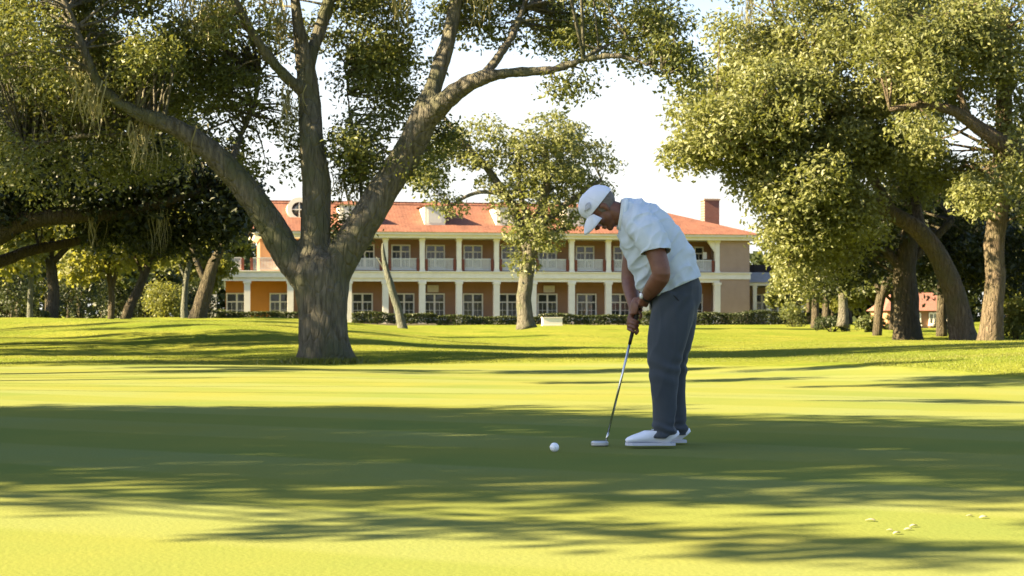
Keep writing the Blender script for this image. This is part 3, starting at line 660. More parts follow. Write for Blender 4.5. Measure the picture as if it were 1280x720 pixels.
# ------------------------------------------------------------------ clubhouse
TH = R(10.0)
def stucco(name, c, c2):
    return plain(name, c, c2, scale=1.3, rough=.9, bmp=.006, bscale=30, spec=.1)
M['wall'] = stucco('stucco_wall', (0.34, 0.195, 0.112), (0.29, 0.165, 0.093))
M['wall2'] = stucco('tan_wall', (0.36, 0.26, 0.19), (0.31, 0.22, 0.16))
M['white'] = plain('cream_paint', (0.76, 0.71, 0.60), (0.68, 0.63, 0.52), scale=2, rough=.55)
M['rail'] = plain('rail_paint', (0.54, 0.53, 0.50), (0.47, 0.46, 0.43), scale=2, rough=.6)
M['redpanel'] = plain('oxblood_panel', (0.17, 0.05, 0.028), rough=.7)
M['floor'] = plain('porch_floor', (0.32, 0.27, 0.22), rough=.8)
M['ceil'] = plain('porch_ceiling', (0.42, 0.33, 0.24), rough=.8)
M['shadowbox'] = plain('room_dark', (0.05, 0.04, 0.035), rough=.9)
M['blind'] = plain('blind_cloth', (0.62, 0.55, 0.44), rough=.85)
def glass():
    m, n, b = new_mat('window_glass'); b.inputs['Base Color'].default_value = (0.025, 0.03, 0.03, 1); b.inputs['Roughness'].default_value = .08
    b.inputs['Specular IOR Level'].default_value = .6
    v = coords(n); bump(n, b, noise_f(n, v, .8, 2, 0, 1), .02); return m
M['glass'] = glass()
def tile():
    m, n, b = new_mat('clay_tiles'); v = coords(n)
    f = noise_f(n, v, 1.1, 4, .35, .65)
    br = N(n, 'ShaderNodeTexNoise'); br.inputs['Scale'].default_value = 9; n.links.new(coords(n, (3.2, 1.2, 1.2)), br.inputs[0])
    c = mixcol(n, f, (0.165, 0.070, 0.047), (0.10, 0.042, 0.030))
    mr = N(n, 'ShaderNodeMapRange'); mr.inputs[1].default_value = .45; mr.inputs[2].default_value = .7; n.links.new(br.outputs[0], mr.inputs[0])
    n.links.new(mixcol(n, mr.outputs[0], c, (0.225, 0.115, 0.082)), b.inputs['Base Color'])
    wv = N(n, 'ShaderNodeTexWave'); wv.inputs['Scale'].default_value = 1.1; n.links.new(v, wv.inputs[0])
    w2 = N(n, 'ShaderNodeTexWave'); w2.bands_direction = 'Y'; w2.wave_profile = 'SAW'; w2.inputs['Scale'].default_value = .9; n.links.new(v, w2.inputs[0])
    a = N(n, 'ShaderNodeMath', operation='ADD'); n.links.new(wv.outputs['Fac'], a.inputs[0]); n.links.new(w2.outputs['Fac'], a.inputs[1])
    bump(n, b, a.outputs[0], .012, .4); b.inputs['Roughness'].default_value = .9; b.inputs['Specular IOR Level'].default_value = .15
    return m
M['tile'] = tile()
def brick():
    m, n, b = new_mat('red_brick'); t = N(n, 'ShaderNodeTexBrick'); t.inputs['Scale'].default_value = 2.2
    t.inputs['Color1'].default_value = (.20,.075,.05,1); t.inputs['Color2'].default_value = (.15,.058,.04,1); t.inputs['Mortar'].default_value = (.22,.16,.13,1); t.inputs['Mortar Size'].default_value = .012
    tc = N(n, 'ShaderNodeTexCoord'); mp = N(n, 'ShaderNodeMapping'); mp.inputs['Rotation'].default_value = (R(90), 0, 0)
    n.links.new(tc.outputs['Object'], mp.inputs[0]); n.links.new(mp.outputs[0], t.inputs[0]); n.links.new(t.outputs[0], b.inputs['Base Color']); b.inputs['Roughness'].default_value = .9
    return m
M['brick'] = brick()

BO = P(574, 395, 140.0); BO.z = 0.0
cs, sn = math.cos(TH), math.sin(TH)
def S(px, t=0):
    q = (px - 640) / F
    return (q * (BO.y + t * cs) - BO.x + t * sn) / (cs - q * sn)
def ZB(py, px=574, t=0):
    s = S(px, t); Y = BO.y + s * sn + t * cs
    return CAM_H + (HZ - py) / F * Y
house = empty('clubhouse', BO, 'long two storey clubhouse with red tiled roof, white columned porch and balcony', 'clubhouse', rz=TH)
PD = 2.6                                  # porch depth
Z1, Z1T, ZR, Z2, Z2T, ZK = 3.72, 4.40, 5.46, 7.10, 7.56, 10.35
sL, sM, sR1, sR = S(262), S(326), S(900), S(937)
DEEP = 11.5
mb = MB()                                  # walls
mb.box(sL + 2.0, sR1, PD, DEEP, 0.0, Z1)               # ground floor body
mb.box(sM, sR1 - .003, PD, DEEP - .003, Z1T, Z2)       # upper floor body
mb.build('wall', M['wall'], house)
M['orange'] = stucco('warm_lit_wall', (0.58, 0.24, 0.055), (0.52, 0.21, 0.05))  # warm light on the end bays is put into this wall colour
ow = MB().box(sL + 1.3, S(366, PD), PD - .02, PD + .3, .115, Z1 + .01).build('wall', M['orange'], house); ow['label'] = 'end bays with warm light put into the orange wall colour'
MB().box(sR1, sR, 0.0, DEEP, 0, Z2).build('end_wall', M['wall2'], house)['label'] = 'plain tan end block'
MB().box(sL - .3, sR1 - .003, -.35, DEEP - .01, -.4, .12).build('porch_floor', M['floor'], house)
fl = MB(); fl.box(sL - .1, sR + .05, -.10, DEEP + .05, Z1 + .12, Z1T - .08); fl.box(sL - .2, sR + .12, -.22, DEEP + .1, Z1T - .08, Z1T + .002)
fl.box(sL, sR1 - .01, .04, .38, Z1 - .16, Z1 + .118)
fl.build('balcony_slab', M['white'], house)
MB().box(sL + .3, sR1 - .02, .40, PD - .01, Z1 + .02, Z1 + .116).build('porch_ceiling', M['ceil'], house)
ev = MB(); ev.box(sM - .7, sR + .75, -.85, DEEP + .8, Z2T - .20, Z2T); ev.box(sM - .5, sR + .5, -.55, DEEP + .5, Z2, Z2T - .2)
ev.build('cornice', M['white'], house)
# columns
cols = [262, 309, 363, 400, 436, 482, 528, 574, 621, 667, 715, 761, 808, 853, 897]
def colmesh(h, w_):
    c = MB(); c.box(-w_*.95, w_*.95, -w_*.95, w_*.95, .0, .16); c.box(-w_*.82, w_*.82, -w_*.82, w_*.82, .16, h - .2); c.box(-w_*1.05, w_*1.05, -w_*1.05, w_*1.05, h - .2, h); return c.mesh('column')
lo_m, up_m = colmesh(Z1 - .16 - .12, .30), colmesh(Z2 - Z1T, .24)
for m_ in (lo_m, up_m): m_.materials.append(M['white'])
for px in cols:
    c = bpy.data.objects.new('column', lo_m); COL.objects.link(c); c.parent = house; c.location = (S(px) + (.3 if px == 262 else 0), .22, .12)
c = bpy.data.objects.new('column', lo_m); COL.objects.link(c); c.parent = house; c.location = (sL + .3, PD - .1, .12)
for px in cols[2:]:
    c = bpy.data.objects.new('balcony_column', up_m); COL.objects.link(c); c.parent = house; c.location = (S(px), .22, Z1T)
# railings
def railing(a, b_, y=.2, name='railing', z=Z1T):
    r_ = MB(); r_.box(a, b_, y - .05, y + .05, z + .98, z + 1.06); r_.box(a, b_, y - .04, y + .04, z + .08, z + .15)
    k = int((b_ - a) / .115)
    for i in range(k):
        x = a + (i + .5) * (b_ - a) / k; r_.box(x - .036, x + .036, y - .02, y + .02, z + .15, z + .98)
    return r_.build(name, M['rail'], house)
for i in range(len(cols) - 1):
    a, b_ = S(cols[i]), S(cols[i+1])
    railing(a + .46, b_ - .46)
for px in cols:
    s = S(px)
    if px > 300: 
        for q in (-1, 1): MB().box(s + q*.355 - .105, s + q*.355 + .105, .05, .36, Z1T + .02, Z1T + 1.0).build('railing_panel', M['redpanel'], house)
# side railing of the terrace
r_ = MB()
for i in range(24):
    y = .3 + i * .3; r_.box(sL + .02, sL + .06, y - .04, y + .04, Z1T + .1, Z1T + 1.0)
r_.box(sL, sL + .08, .2, 8, Z1T + 1.0, Z1T + 1.07); r_.build('railing', M['rail'], house)
# windows
def window_mesh(w_, h, tr=.66):
    fr = MB(); t = .11; d = .10
    fr.box(0, t, -d, 0.04, 0, h); fr.box(w_ - t, w_, -d, 0.04, 0, h); fr.box(t, w_ - t, -d, .04, h - t, h); fr.box(t, w_ - t, -d, .04, 0, t)
    fr.box(w_/2 - .075, w_/2 + .075, -d + .01, .03, t, h - t)
    for a, b_ in ((t, w_/2 - .075), (w_/2 + .075, w_ - t)):
        fr.box(a, b_, -d + .02, .02, h * tr - .05, h * tr + .05)
        fr.box((a+b_)/2 - .016, (a+b_)/2 + .016, -d + .04, 0, t, h * tr - .05)
        fr.box(a, b_, -d + .043, 0, h * tr * .52 - .016, h * tr * .52 + .016)
    gl = MB(); gl.box(t, w_ - t, -.03, -.02, t, h - t)
    sill = MB(); sill.box(-.08, w_ + .08, -.18, .0, -.1, 0)
    out = [fr.mesh('window'), gl.mesh('pane'), sill.mesh('sill')]
    for me, k in zip(out, ('white', 'glass', 'white')): me.materials.append(M[k])
    return out
def window(meshes, loc, parent=house):
    o = bpy.data.objects.new('window', meshes[0]); COL.objects.link(o); o.parent = parent; o.location = loc
    for me, nm in zip(meshes[1:], ('pane', 'sill')):
        c = bpy.data.objects.new(nm, me); COL.objects.link(c); c.parent = o
    return o
w1 = window_mesh(1.72, 2.15); w2 = window_mesh(1.6, 1.95, .7)
wt = PD - .045
for px in (296, 350, 400, 453, 505, 543, 591, 634, 684, 733, 775, 822, 866):
    window(w1, (S(px, wt) - .86, wt, .48))
for px in (358, 405, 456, 501, 544, 591, 638, 684, 731, 778, 824, 868):
    window(w2, (S(px, wt) - .8, wt, Z1T + .32))
for px in (541, 686):
    MB().box(S(px, wt) - .5, S(px, wt) + .45, wt - .3, wt - .24, 2.72, 3.3).build('awning_blind', M['blind'], house)
# main roof (hip)
def roof_prism(mb, s0, s1, t0, t1, z0, z1, r0, r1):
    tm = (t0 + t1) / 2
    v = [(s0,t0,z0),(s1,t0,z0),(s1,t1,z0),(s0,t1,z0),(r0,tm,z1),(r1,tm,z1)]
    mb.add(v, [(0,1,5,4),(1,2,5),(2,3,4,5),(3,0,4),(0,3,2,1)])
rf = MB(); roof_prism(rf, sM - .9, sR + .9, -1.0, DEEP + 1.0, Z2T + .005, ZK, S(338, 5.2), S(796, 5.2)); rf.box(S(338,5.2), S(796,5.2), 5.15, 5.35, ZK - .06, ZK + .06)
roof = rf.build('roof', M['tile'], house)
slope = (ZK - Z2T) / (DEEP / 2 + 1.0)
dw = window_mesh(1.3, 1.25, .99)
for px in (437, 543, 632, 716):
    s = S(px, .9); zb = Z2T + slope * 1.6
    d = MB(); d.box(s - .85, s + .85, .6, 5.0, zb - .5, zb + 1.6)
    dm = d.build('dormer', M['white'], house)
    r2 = MB(); z0 = zb + 1.6
    v = [(s-1.1,.35,z0),(s+1.1,.35,z0),(s+1.1,5.2,z0),(s-1.1,5.2,z0),(s,1.3,z0+.42),(s,5.2,z0+.42)]
    r2.add(v, [(0,1,4),(1,2,5,4),(3,0,4,5),(0,3,2,1),(2,3,5)]); r2.build('dormer_roof', M['tile'], dm)
    gl = MB(); gl.box(s - .56, s + .56, .57, .597, zb + .16, zb + 1.4); gl.build('pane', M['rail'], dm)
# round window
s = S(374, 2.2); oc = MB(); zc = ZB(262, 374, 2.2); n_ = 28
ring = []
for rr, y in ((1.0, 1.3), (1.0, 1.15), (.62, 1.15), (.62, 1.3)):
    ring.append([(s + rr*math.cos(2*math.pi*k/n_), y + .9, zc + rr*math.sin(2*math.pi*k/n_)) for k in range(n_)])
for a in range(3):
    oc.add(ring[a] + ring[a+1], [(k, (k+1) % n_, n_ + (k+1) % n_, n_ + k) for k in range(n_)])
oc.tube([(s, 2.2, zc), (s, 4.6, zc)], [.99, .99], 28)
rw = oc.build('round_dormer', M['white'], house)
MB().tube([(s, 2.12, zc), (s, 2.19, zc)], [.6, .6], 24).build('pane', M['glass'], rw)
mm = MB(); mm.box(s - .04, s + .04, 2.07, 2.11, zc - .62, zc + .62); mm.box(s - .62, s + .62, 2.066, 2.1, zc - .04, zc + .04); mm.build('glazing_bar', M['white'], rw)
# chimney
s = S(888, 8); ch = MB(); ch.box(s - .68, s + .68, 7.5, 8.8, 6.5, 11.0); chim = ch.build('chimney', M['brick'], house)
MB().box(s - .76, s + .76, 7.42, 8.88, 11.0, 11.16).build('chimney_cap', M['wall2'], chim)
# bracket and lantern near the right end of the balcony
s = S(885); MB().box(s - .16, s + .16, .9, 1.2, Z1T + 1.15, Z1T + 1.75).build('lantern', M['white'], house)
br_ = MB(); s = S(897)
br_.add([(s-.9,.1,Z2),(s-.2,.1,Z2),(s-.2,.1,Z2-1.0),(s-.9,.34,Z2),(s-.2,.34,Z2),(s-.2,.34,Z2-1.0)], [(0,1,2),(3,5,4),(0,3,4,1),(1,4,5,2),(2,5,3,0)]); br_.build('bracket', M['white'], house)
# low wing at the right
wl, wr = sR + .01, S(1018, 2)
wg = MB(); wg.box(wl, wr, 4.4, 11, 0, 3.2); wg.build('wing_wall', M['wall2'], house)
wf = MB(); wf.box(wl, wr + .2, 1.6, 11.2, 3.35, 3.6); wf.build('wing_fascia', M['white'], house)
rfw = MB(); rfw.add([(wl,1.4,3.605),(wr+.3,1.4,3.605),(wr+.3,11.3,3.605),(wl,11.3,3.605),(wl,4.4,4.55),(wr-1.5,4.4,4.55),(wr-1.5,8.5,4.55),(wl,8.5,4.55)], [(0,1,5,4),(1,2,6,5),(2,3,7,6),(4,5,6,7),(0,3,2,1),(0,4,7,3)])
M['grey_roof'] = plain('grey_roofing', (.36,.33,.29), (.30,.27,.24), scale=2, rough=.85)
rfw.build('wing_roof', M['grey_roof'], house)
MB().box(S(941, 6), S(962, 6), 5.5, 7.5, 4.56, 5.25).build('roof_vent_box', M['shadowbox'], house)
wc = colmesh(3.22, .2); wc.materials.append(M['white'])
for px in (943, 960, 981, 1001):
    c = bpy.data.objects.new('wing_column', wc); COL.objects.link(c); c.parent = house; c.location = (S(px, 1.9), 1.9, .12)
MB().box(wl, wr, 1.5, 4.39, -.3, .115).build('wing_floor', M['floor'], house)
for px in (952, 972, 993):
    window(w1, (S(px, 4.35) - .86, 4.355, .5))

# low hedge in front of the porch, one thing per run
def hedge(px0, px1, t, h, label, dpt=1.1, m='hedge_leaf', dens=520, group='hedges along the clubhouse'):
    a = BO + Vector((cs, sn, 0)) * S(px0, t) + Vector((-sn, cs, 0)) * t
    L = S(px1, t) - S(px0, t)
    root = empty('hedge', (a.x, a.y, tz(a.x, a.y)), label, 'hedge', group, rz=TH)
    n = int(L * dens); c = RNG.uniform(0, 1, (n, 3)); 
    face = RNG.integers(0, 3, n)
    c[face == 0, 1] = RNG.uniform(0, .12, (face == 0).sum()); c[face == 1, 2] = RNG.uniform(.86, 1.0, (face == 1).sum())
    hh = h * (0.9 + .16 * np.sin(c[:, 0] * L * 1.1) * np.sin(c[:, 0] * L * .37 + 1) + RNG.normal(0, .035, n))
    p = np.stack([c[:, 0] * L, (c[:, 1] - .5) * dpt + .12 * np.sin(c[:, 0] * L * 2.1), c[:, 2] * hh], 1)
    link('foliage', leaves_mesh('foliage', p, .2, None), M[m], root)
    core = MB(); k = max(2, int(L / 1.2))
    for i in range(k): core.tube([(L*(i+.5)/k, 0, -.1), (L*(i+.5)/k + .1, .05, h*.7)], [.05, .02], 5)
    core.build('stem', M['bark_dark'], root)
    return root
hedge(238, 372, -2.2, .78, 'low clipped hedge at the left end of the clubhouse')
hedge(440, 545, -2.4, .85, 'dark hedge behind the bare leaning trunk')
hedge(546, 672, -2.4, .80, 'low hedge in front of the middle columns left of the round oak')
hedge(674, 800, -2.6, .85, 'low hedge behind the white box and the golfer')
hedge(800, 1012, -4.5, 1.15, 'taller dark hedge below the right end of the clubhouse', dpt=1.9, dens=760)
# white planter box
b = P(690, 409, 130); pl = empty('planter', (b.x, b.y, tz(b.x, b.y)), 'small white box planter in front of the hedge', 'planter', rz=TH)
q = MB(); q.box(-.78,.78,-.3,.3,0,.08); q.box(-.75,.75,-.28,-.2,.08,.6); q.box(-.75,.75,.2,.28,.08,.6); q.box(-.75,-.67,-.2,.2,.08,.6); q.box(.67,.75,-.2,.2,.08,.6); q.box(-.8,.8,-.32,.32,.6,.66)
q.build('box', M['white'], pl); MB().box(-.66,.66,-.19,.19,.1,.62).build('soil', M['bark_dark'], pl)

# low red roofed house far behind the right trunks
b = P(1152, 400, 105); b.z = tz(b.x, b.y)
hs = empty('house', b, 'low house with red tiled roof far behind the right hand trunks', 'house')
q = MB(); q.box(-3.4, 3.2, 0, 6, -.3, 1.3); q.build('wall', M['wall'], hs)
q = MB(); roof_prism(q, -3.8, 3.6, -.4, 6.4, 1.3, 2.7, -2, 2); q.build('roof', M['brick'], hs)
hw = window_mesh(.9, .9, .99); hs.scale = (.62, .8, .82)
for x in (-2.7, -1.0, .7, 2.1):
    window(hw, (x, -.045, .25), hs)
bush(1110, 412, 92, 60, 16, 'low dark shrub in front of the red roofed house', M['hedge_leaf'], n=1500)
bush(1195, 412, 90, 60, 18, 'wide dark shrub behind the foot of the leaning oak', M['hedge_leaf'], n=1500)
#GOLFER
# ------------------------------------------------------------------ golfer
GD = 9.70; GS = F / GD                     # px per metre at the golfer
def G(px, py, w_=0.0):
    """point seen at photo pixel (px,py), w_ metres behind the golfer's mid plane"""
    return P(px, py, GD + w_)
def gl(pts, n=20, up=(0, 1, 0)):
    """pts: px, py, w, half thickness in picture (px), half depth (m)"""
    q = MB(); q.tube([G(*p[:3]) for p in pts], [p[3] / GS for p in pts], n, True, [p[4] for p in pts], up=up); return q
def path_mb(mb, rows, n=20, up=(0, 1, 0), step=0.03):
    pts = [G(*r[:3]) for r in rows]; A = [r[3] / GS for r in rows]; B_ = [r[4] for r in rows]
    p, a = smooth_path(pts, A, step); _, b_ = smooth_path(pts, B_, step)
    mb.tube(p, a, n, True, b_, up=up)
def cloth(name, c, c2, sc2=60):
    m, n, b = new_mat(name); v = coords(n)
    n.links.new(mixcol(n, noise_f(n, v, 6, 3, .35, .65), c, c2), b.inputs['Base Color'])
    b.inputs['Roughness'].default_value = .85; b.inputs['Specular IOR Level'].default_value = .2
    b.inputs['Sheen Weight'].default_value = .15
    bump(n, b, noise_f(n, v, 420, 2, 0, 1), .0006); return m
M['shirt'] = cloth('polo_cloth', (0.50, 0.57, 0.63), (0.45, 0.52, 0.58))
M['collar'] = cloth('collar_cloth', (0.62, 0.68, 0.70), (0.56, 0.62, 0.64))
M['pants'] = cloth('trouser_cloth', (0.044, 0.054, 0.066), (0.036, 0.045, 0.055))
M['cap'] = cloth('cap_cloth', (0.66, 0.70, 0.80), (0.60, 0.64, 0.75))
M['emblem'] = plain('emblem_thread', (0.47, 0.50, 0.60), rough=.9)
M['shoe'] = plain('shoe_leather', (0.72, 0.75, 0.82), (0.66, 0.69, 0.77), rough=.5)
M['sole'] = plain('shoe_sole', (0.50, 0.52, 0.58), rough=.7)
M['hair'] = plain('grey_hair', (0.10, 0.085, 0.075), (0.16, 0.14, 0.125), scale=90, rough=.7)
M['eye'] = plain('eye', (0.6, 0.58, 0.55), rough=.2)
M['iris'] = plain('iris', (0.03, 0.02, 0.015), rough=.2)
M['steel'] = plain('brushed_steel', (0.62, 0.62, 0.60), rough=.22, metal=1, spec=.5)
M['rubber'] = plain('grip_rubber', (0.018, 0.015, 0.013), rough=.6)
M['puttersilver'] = plain('putter_face', (0.55, 0.56, 0.57), rough=.35, metal=.6)
M['ballwhite'] = plain('ball_white', (0.80, 0.82, 0.84), (0.78, 0.80, 0.82), rough=.25, spec=.5)
def skin():
    m, n, b = new_mat('skin'); v = coords(n)
    c = mixcol(n, noise_f(n, v, 22, 4, .35, .7), (0.165, 0.066, 0.036), (0.120, 0.046, 0.026))
    n.links.new(c, b.inputs['Base Color']); b.inputs['Roughness'].default_value = .5
    b.inputs['Subsurface Weight'].default_value = .12; b.inputs['Subsurface Radius'].default_value = (.01, .004, .002); b.inputs['Subsurface Scale'].default_value = 1
    bump(n, b, noise_f(n, v, 160, 3, 0, 1), .0008); return m
M['skin'] = skin()

gz = tz(G(830, 556).x, GD)
person = empty('person', Vector((G(835, 556).x, GD, 0)), 'man in pale blue polo, dark trousers and white cap bending over a putter', 'person')
gp = Vector(person.location)
def give(name, me, m, parent=person):
    me.transform(Matrix.Translation(-gp)); return link(name, me, m, parent)

# putter line
BUTT, TIP = G(802.5, 366, -.005), G(758.5, 548, .0)
AX = (TIP - BUTT).normalized(); LEN = (TIP - BUTT).length
# frame around the shaft: e1 = picture left and perpendicular, e2 = away from the camera
e2 = (Vector((0, 1, 0)) - AX * AX.y).normalized(); e1 = AX.cross(e2).normalized()
if e1.x > 0: e1 = -e1
def around(s_, th, r_):
    """s_ metres down the shaft, th: 0 = towards the camera, 90 = picture left, 180 = away"""
    return BUTT + AX * s_ + (-e2 * math.cos(R(th)) + e1 * math.sin(R(th))) * r_

body = MB()
# torso core and pelvis
path_mb(body, [(846,372,0,22,.13), (845,350,0,22,.13), (836,328,0,23,.135), (820,304,0,23,.14), (803,286,0,20,.14), (789,275,0,13,.09)])
# shoulders
body.tube([G(804,285,-.19), G(801,285,0), G(804,285,.19)], [.052,.055,.052], 16, True)
# neck
path_mb(body, [(800,279,0,15,.075), (787,272,0,14.5,.066), (775,268,0,14.5,.063), (765,264,0,13.5,.062), (757,261,0,12,.055)])
# arms
near = [(808,284,-.195,14,.058), (814,302,-.225,13,.053), (822,322,-.25,12,.048), (826.5,342,-.262,11.5,.046), (823,350,-.24,11.5,.045), (816,360,-.18,10.5,.042), (810,368,-.115,8.0,.033), (806,375,-.055,6.8,.026), (803,381,-.035,6.8,.022)]
far = [(802,284,.195,13,.058), (794,305,.225,12.5,.053), (789,328,.245,11.5,.048), (787,348,.245,10.8,.045), (788,358,.21,10.5,.042), (790,370,.15,9.2,.036), (792,381,.09,7.2,.028), (793,388,.055,6.6,.024), (793.5,393,.038,6.6,.022)]
path_mb(body, near, up=(0,1,0)); path_mb(body, far, up=(0,1,0))
# hands closed on the grip
def hand(s0, side, wrist):
    """side -1: palm on the camera side, +1: palm on the far side; fingers wrap round the picture-left"""
    th0 = 25 if side < 0 else 155
    gr = .0135
    # palm: lies along the shaft
    pm = [wrist, around(s0 + .012, th0 - side * 30, .030), around(s0 + .045, th0 - side * 22, .031), around(s0 + .082, th0 - side * 12, .027)]
    p, a = smooth_path(pm, [.026, .031, .034, .024], .01); _, b_ = smooth_path(pm, [.020, .018, .016, .013], .01)
    body.tube(p, a, 14, True, b_, up=tuple(around(s0, th0 - side * 30, 1) - around(s0, 0, 0)))
    for k, (ln, rr) in enumerate([(225, .0092), (240, .0096), (235, .0092), (205, .0080)]):
        s_ = s0 + .016 + k * .0205
        ths = [th0 - side * 20] + [th0 - side * (20 - 1) + (-side) * -1 * ln * t for t in (.22, .45, .7, 1.0)]
        if side < 0: ths = [th0 - 5 + ln * t for t in (0, .22, .45, .72, 1.0)]
        else: ths = [th0 + 5 - ln * t for t in (0, .22, .45, .72, 1.0)]
        rad = [gr + rr + .012, gr + rr + .010, gr + rr + .002, gr + rr, gr + rr - .001]
        pts = [around(s_ + .004 * i, th, rd) for i, (th, rd) in enumerate(zip(ths, rad))]
        p, a = smooth_path(pts, [rr * 1.1, rr * 1.05, rr, rr * .95, rr * .8], .006)
        body.tube(p, a, 10, True)
        body.ell(p[-1], (rr*.8,)*3, seg=10, rings=6)
        body.ell(around(s_ + .004, ths[1], rad[1]), (rr*1.12,)*3, seg=10, rings=6)
    # thumb down the top of the grip
    tp = [around(s0 + .015, th0 - side * 55, .034), around(s0 + .045, th0 - side * 75, .030), around(s0 + .075, 90 + side * 150 if side < 0 else -70, .0245), around(s0 + .100, 280, .0225)]
    p, a = smooth_path(tp, [.014, .0125, .0105, .0085], .008); body.tube(p, a, 12, True); body.ell(p[-1], (.0085,)*3, seg=10, rings=6)
hand(.045, -1, G(804,380,-.034)); hand(.135, 1, G(793.5,392,.040))

# head
hf = Vector((-0.50, 0.0, -0.866)); hu = Vector((-0.866, 0.0, 0.50)); hr = Vector((0, 1, 0))
HC = G(753.5, 259.5, 0)
HM = Matrix((hf, hr, hu)).transposed()
def H(f_, r_, u_): return HC + hf * f_ + hr * r_ + hu * u_
body.ell(H(-.006, 0, .028), (.097, .076, .086), HM)             # skull
body.ell(H(.028, 0, -.030), (.062, .062, .076), HM)             # face
body.ell(H(.040, 0, -.082), (.044, .043, .032), HM)             # jaw
body.ell(H(.076, 0, -.094), (.019, .023, .018), HM)             # chin
body.ell(H(.000, 0, -.062), (.050, .056, .042), HM)             # jaw angle
for sgn in (-1, 1):
    body.ell(H(.074, sgn * .034, .022), (.017, .026, .011), HM)   # brow
    body.ell(H(.066, sgn * .040, -.026), (.024, .023, .022), HM)  # cheek
    body.ell(H(-.006, sgn * .074, -.008), (.016, .009, .030), HM @ Matrix.Rotation(R(-12), 3, 'Y'))  # ear
    body.ell(H(-.002, sgn * .080, .010), (.018, .006, .016), HM)
    body.ell(H(.108, sgn * .013, -.036), (.010, .008, .008), HM)  # nostril wing
body.tube([H(.086, 0, .014), H(.102, 0, -.008), H(.122, 0, -.032), H(.108, 0, -.040)], [.009, .011, .013, .010], 12)
body.ell(H(.094, 0, -.058), (.012, .021, .0065), HM); body.ell(H(.090, 0, -.070), (.012, .018, .0065), HM)   # lips
bme = remeshed(body, .0042, 'body', 3, .4)
bo = give('body', bme, M['skin'])
for sgn in (-1, 1):
    e = MB(); e.ell(H(.078, sgn * .031, .003), (.0125,)*3, seg=14, rings=8); eo = give('eye', e.mesh('eye'), M['eye'])
    e = MB(); e.ell(H(.0875, sgn * .031, .001), (.0045, .006, .006), HM, seg=10, rings=6)
    im = e.mesh('iris'); im.transform(Matrix.Translation(-gp)); link('iris', im, M['iris'], eo)
    e = MB(); e.tube([H(.083, sgn * .014, .019), H(.089, sgn * .032, .026), H(.076, sgn * .052, .020)], [.003, .004, .002], 6); give('eyebrow', e.mesh('eyebrow'), M['hair'])
# hair: short, under the cap, at the back and temples
hb = MB(); hb.ell(H(-.014, 0, .020), (.0935, .0795, .076), HM)
hm = remeshed(hb, .005, 'hair', 2)
cut(hm, H(.030, 0, 0), hf); cut(hm, H(0, 0, -.030), -hu + hf * .3)
ho = give('hair', hm, M['hair'])
# cap
cb = MB(); cb.ell(H(-.006, 0, .040), (.108, .090, .092), HM); cb.ell(H(.016, 0, .066), (.086, .078, .074), HM); cb.ell(H(-.016, 0, .032), (.103, .088, .080), HM)
cm = remeshed(cb, .005, 'cap', 4)
cut(cm, H(0, 0, .026), (-hu + hf * .14))
v = np.empty(len(cm.vertices)*3, np.float32); cm.vertices.foreach_get('co', v); v = v.reshape(-1,3)
vn = np.empty(len(cm.vertices)*3, np.float32); cm.vertices.foreach_get('normal', vn); vn = vn.reshape(-1,3)
v += vn * np.array([noise.noise(Vector(p) * 14) * .004 - .0022 * math.exp(-((math.atan2((Vector(p) - HC).dot(hr), (Vector(p) - HC).dot(hf)) * 3 / math.pi) % 1.0 - .5) ** 2 / .0018) for p in v])[:, None]
cm.vertices.foreach_set('co', v.ravel()); cm.update()
co_ = give('cap', cm, M['cap']); solidify(co_, .003)
bv, bf = [], []; nu, nv = 9, 15
for i in range(nu):
    for j in range(nv):
        a = (j / (nv - 1) - .5) * 2; t = i / (nu - 1)
        ff = .060 + t * (.128 * math.sqrt(max(0, 1 - abs(a) ** 2.6))) + (1 - t) * .038 * (math.cos(a * 1.4))
        rr_ = a * .080
        uu = .047 - .024 * abs(a) ** 2 * (.7 + .9 * t) - .034 * t * t
        bv.append(H(ff, rr_, uu))
for i in range(nu - 1):
    for j in range(nv - 1): bf.append((i*nv+j, i*nv+j+1, (i+1)*nv+j+1, (i+1)*nv+j))
q = MB(); q.add(bv, bf, True); bm_ = q.mesh('brim'); bm_.transform(Matrix.Translation(-gp)); br__ = link('brim', bm_, M['cap'], co_); solidify(br__, .004)
q = MB(); q.ell(H(-.004, 0, .134), (.007, .007, .004), HM, seg=10, rings=6); bt = q.mesh('cap_button'); bt.transform(Matrix.Translation(-gp)); link('cap_button', bt, M['cap'], co_)
# small stitched emblem on the side of the crown of the cap
em = MB(); rows = []
for i in range(7):
    for j in range(9):
        f_ = .046 + (j - 4) * .0068 ; u_ = .080 + (i - 3) * .0062
        d_ = Vector((f_ + .004, -1, u_ - .04)); 
        yy = -.0905 * math.sqrt(max(0.05, 1 - ((f_ + .004)/.110)**2 - ((u_ - .040)/.092)**2)) - .0028
        rows.append((H(f_, yy, u_), (((j-4)/4.3)**2 + ((i-3)/3.2)**2)))
fs = []
for i in range(6):
    for j in range(8):
        a_ = i*9 + j
        if max(rows[k][1] for k in (a_, a_+1, a_+9, a_+10)) < 1.05 and not (i == 3 and 2 <= j <= 4): fs.append((a_, a_+1, a_+10, a_+9))
em.add([r[0] for r in rows], fs, True); emm = em.mesh('emblem'); emm.transform(Matrix.Translation(-gp)); eo = link('emblem', emm, M['emblem'], co_); solidify(eo, .001)

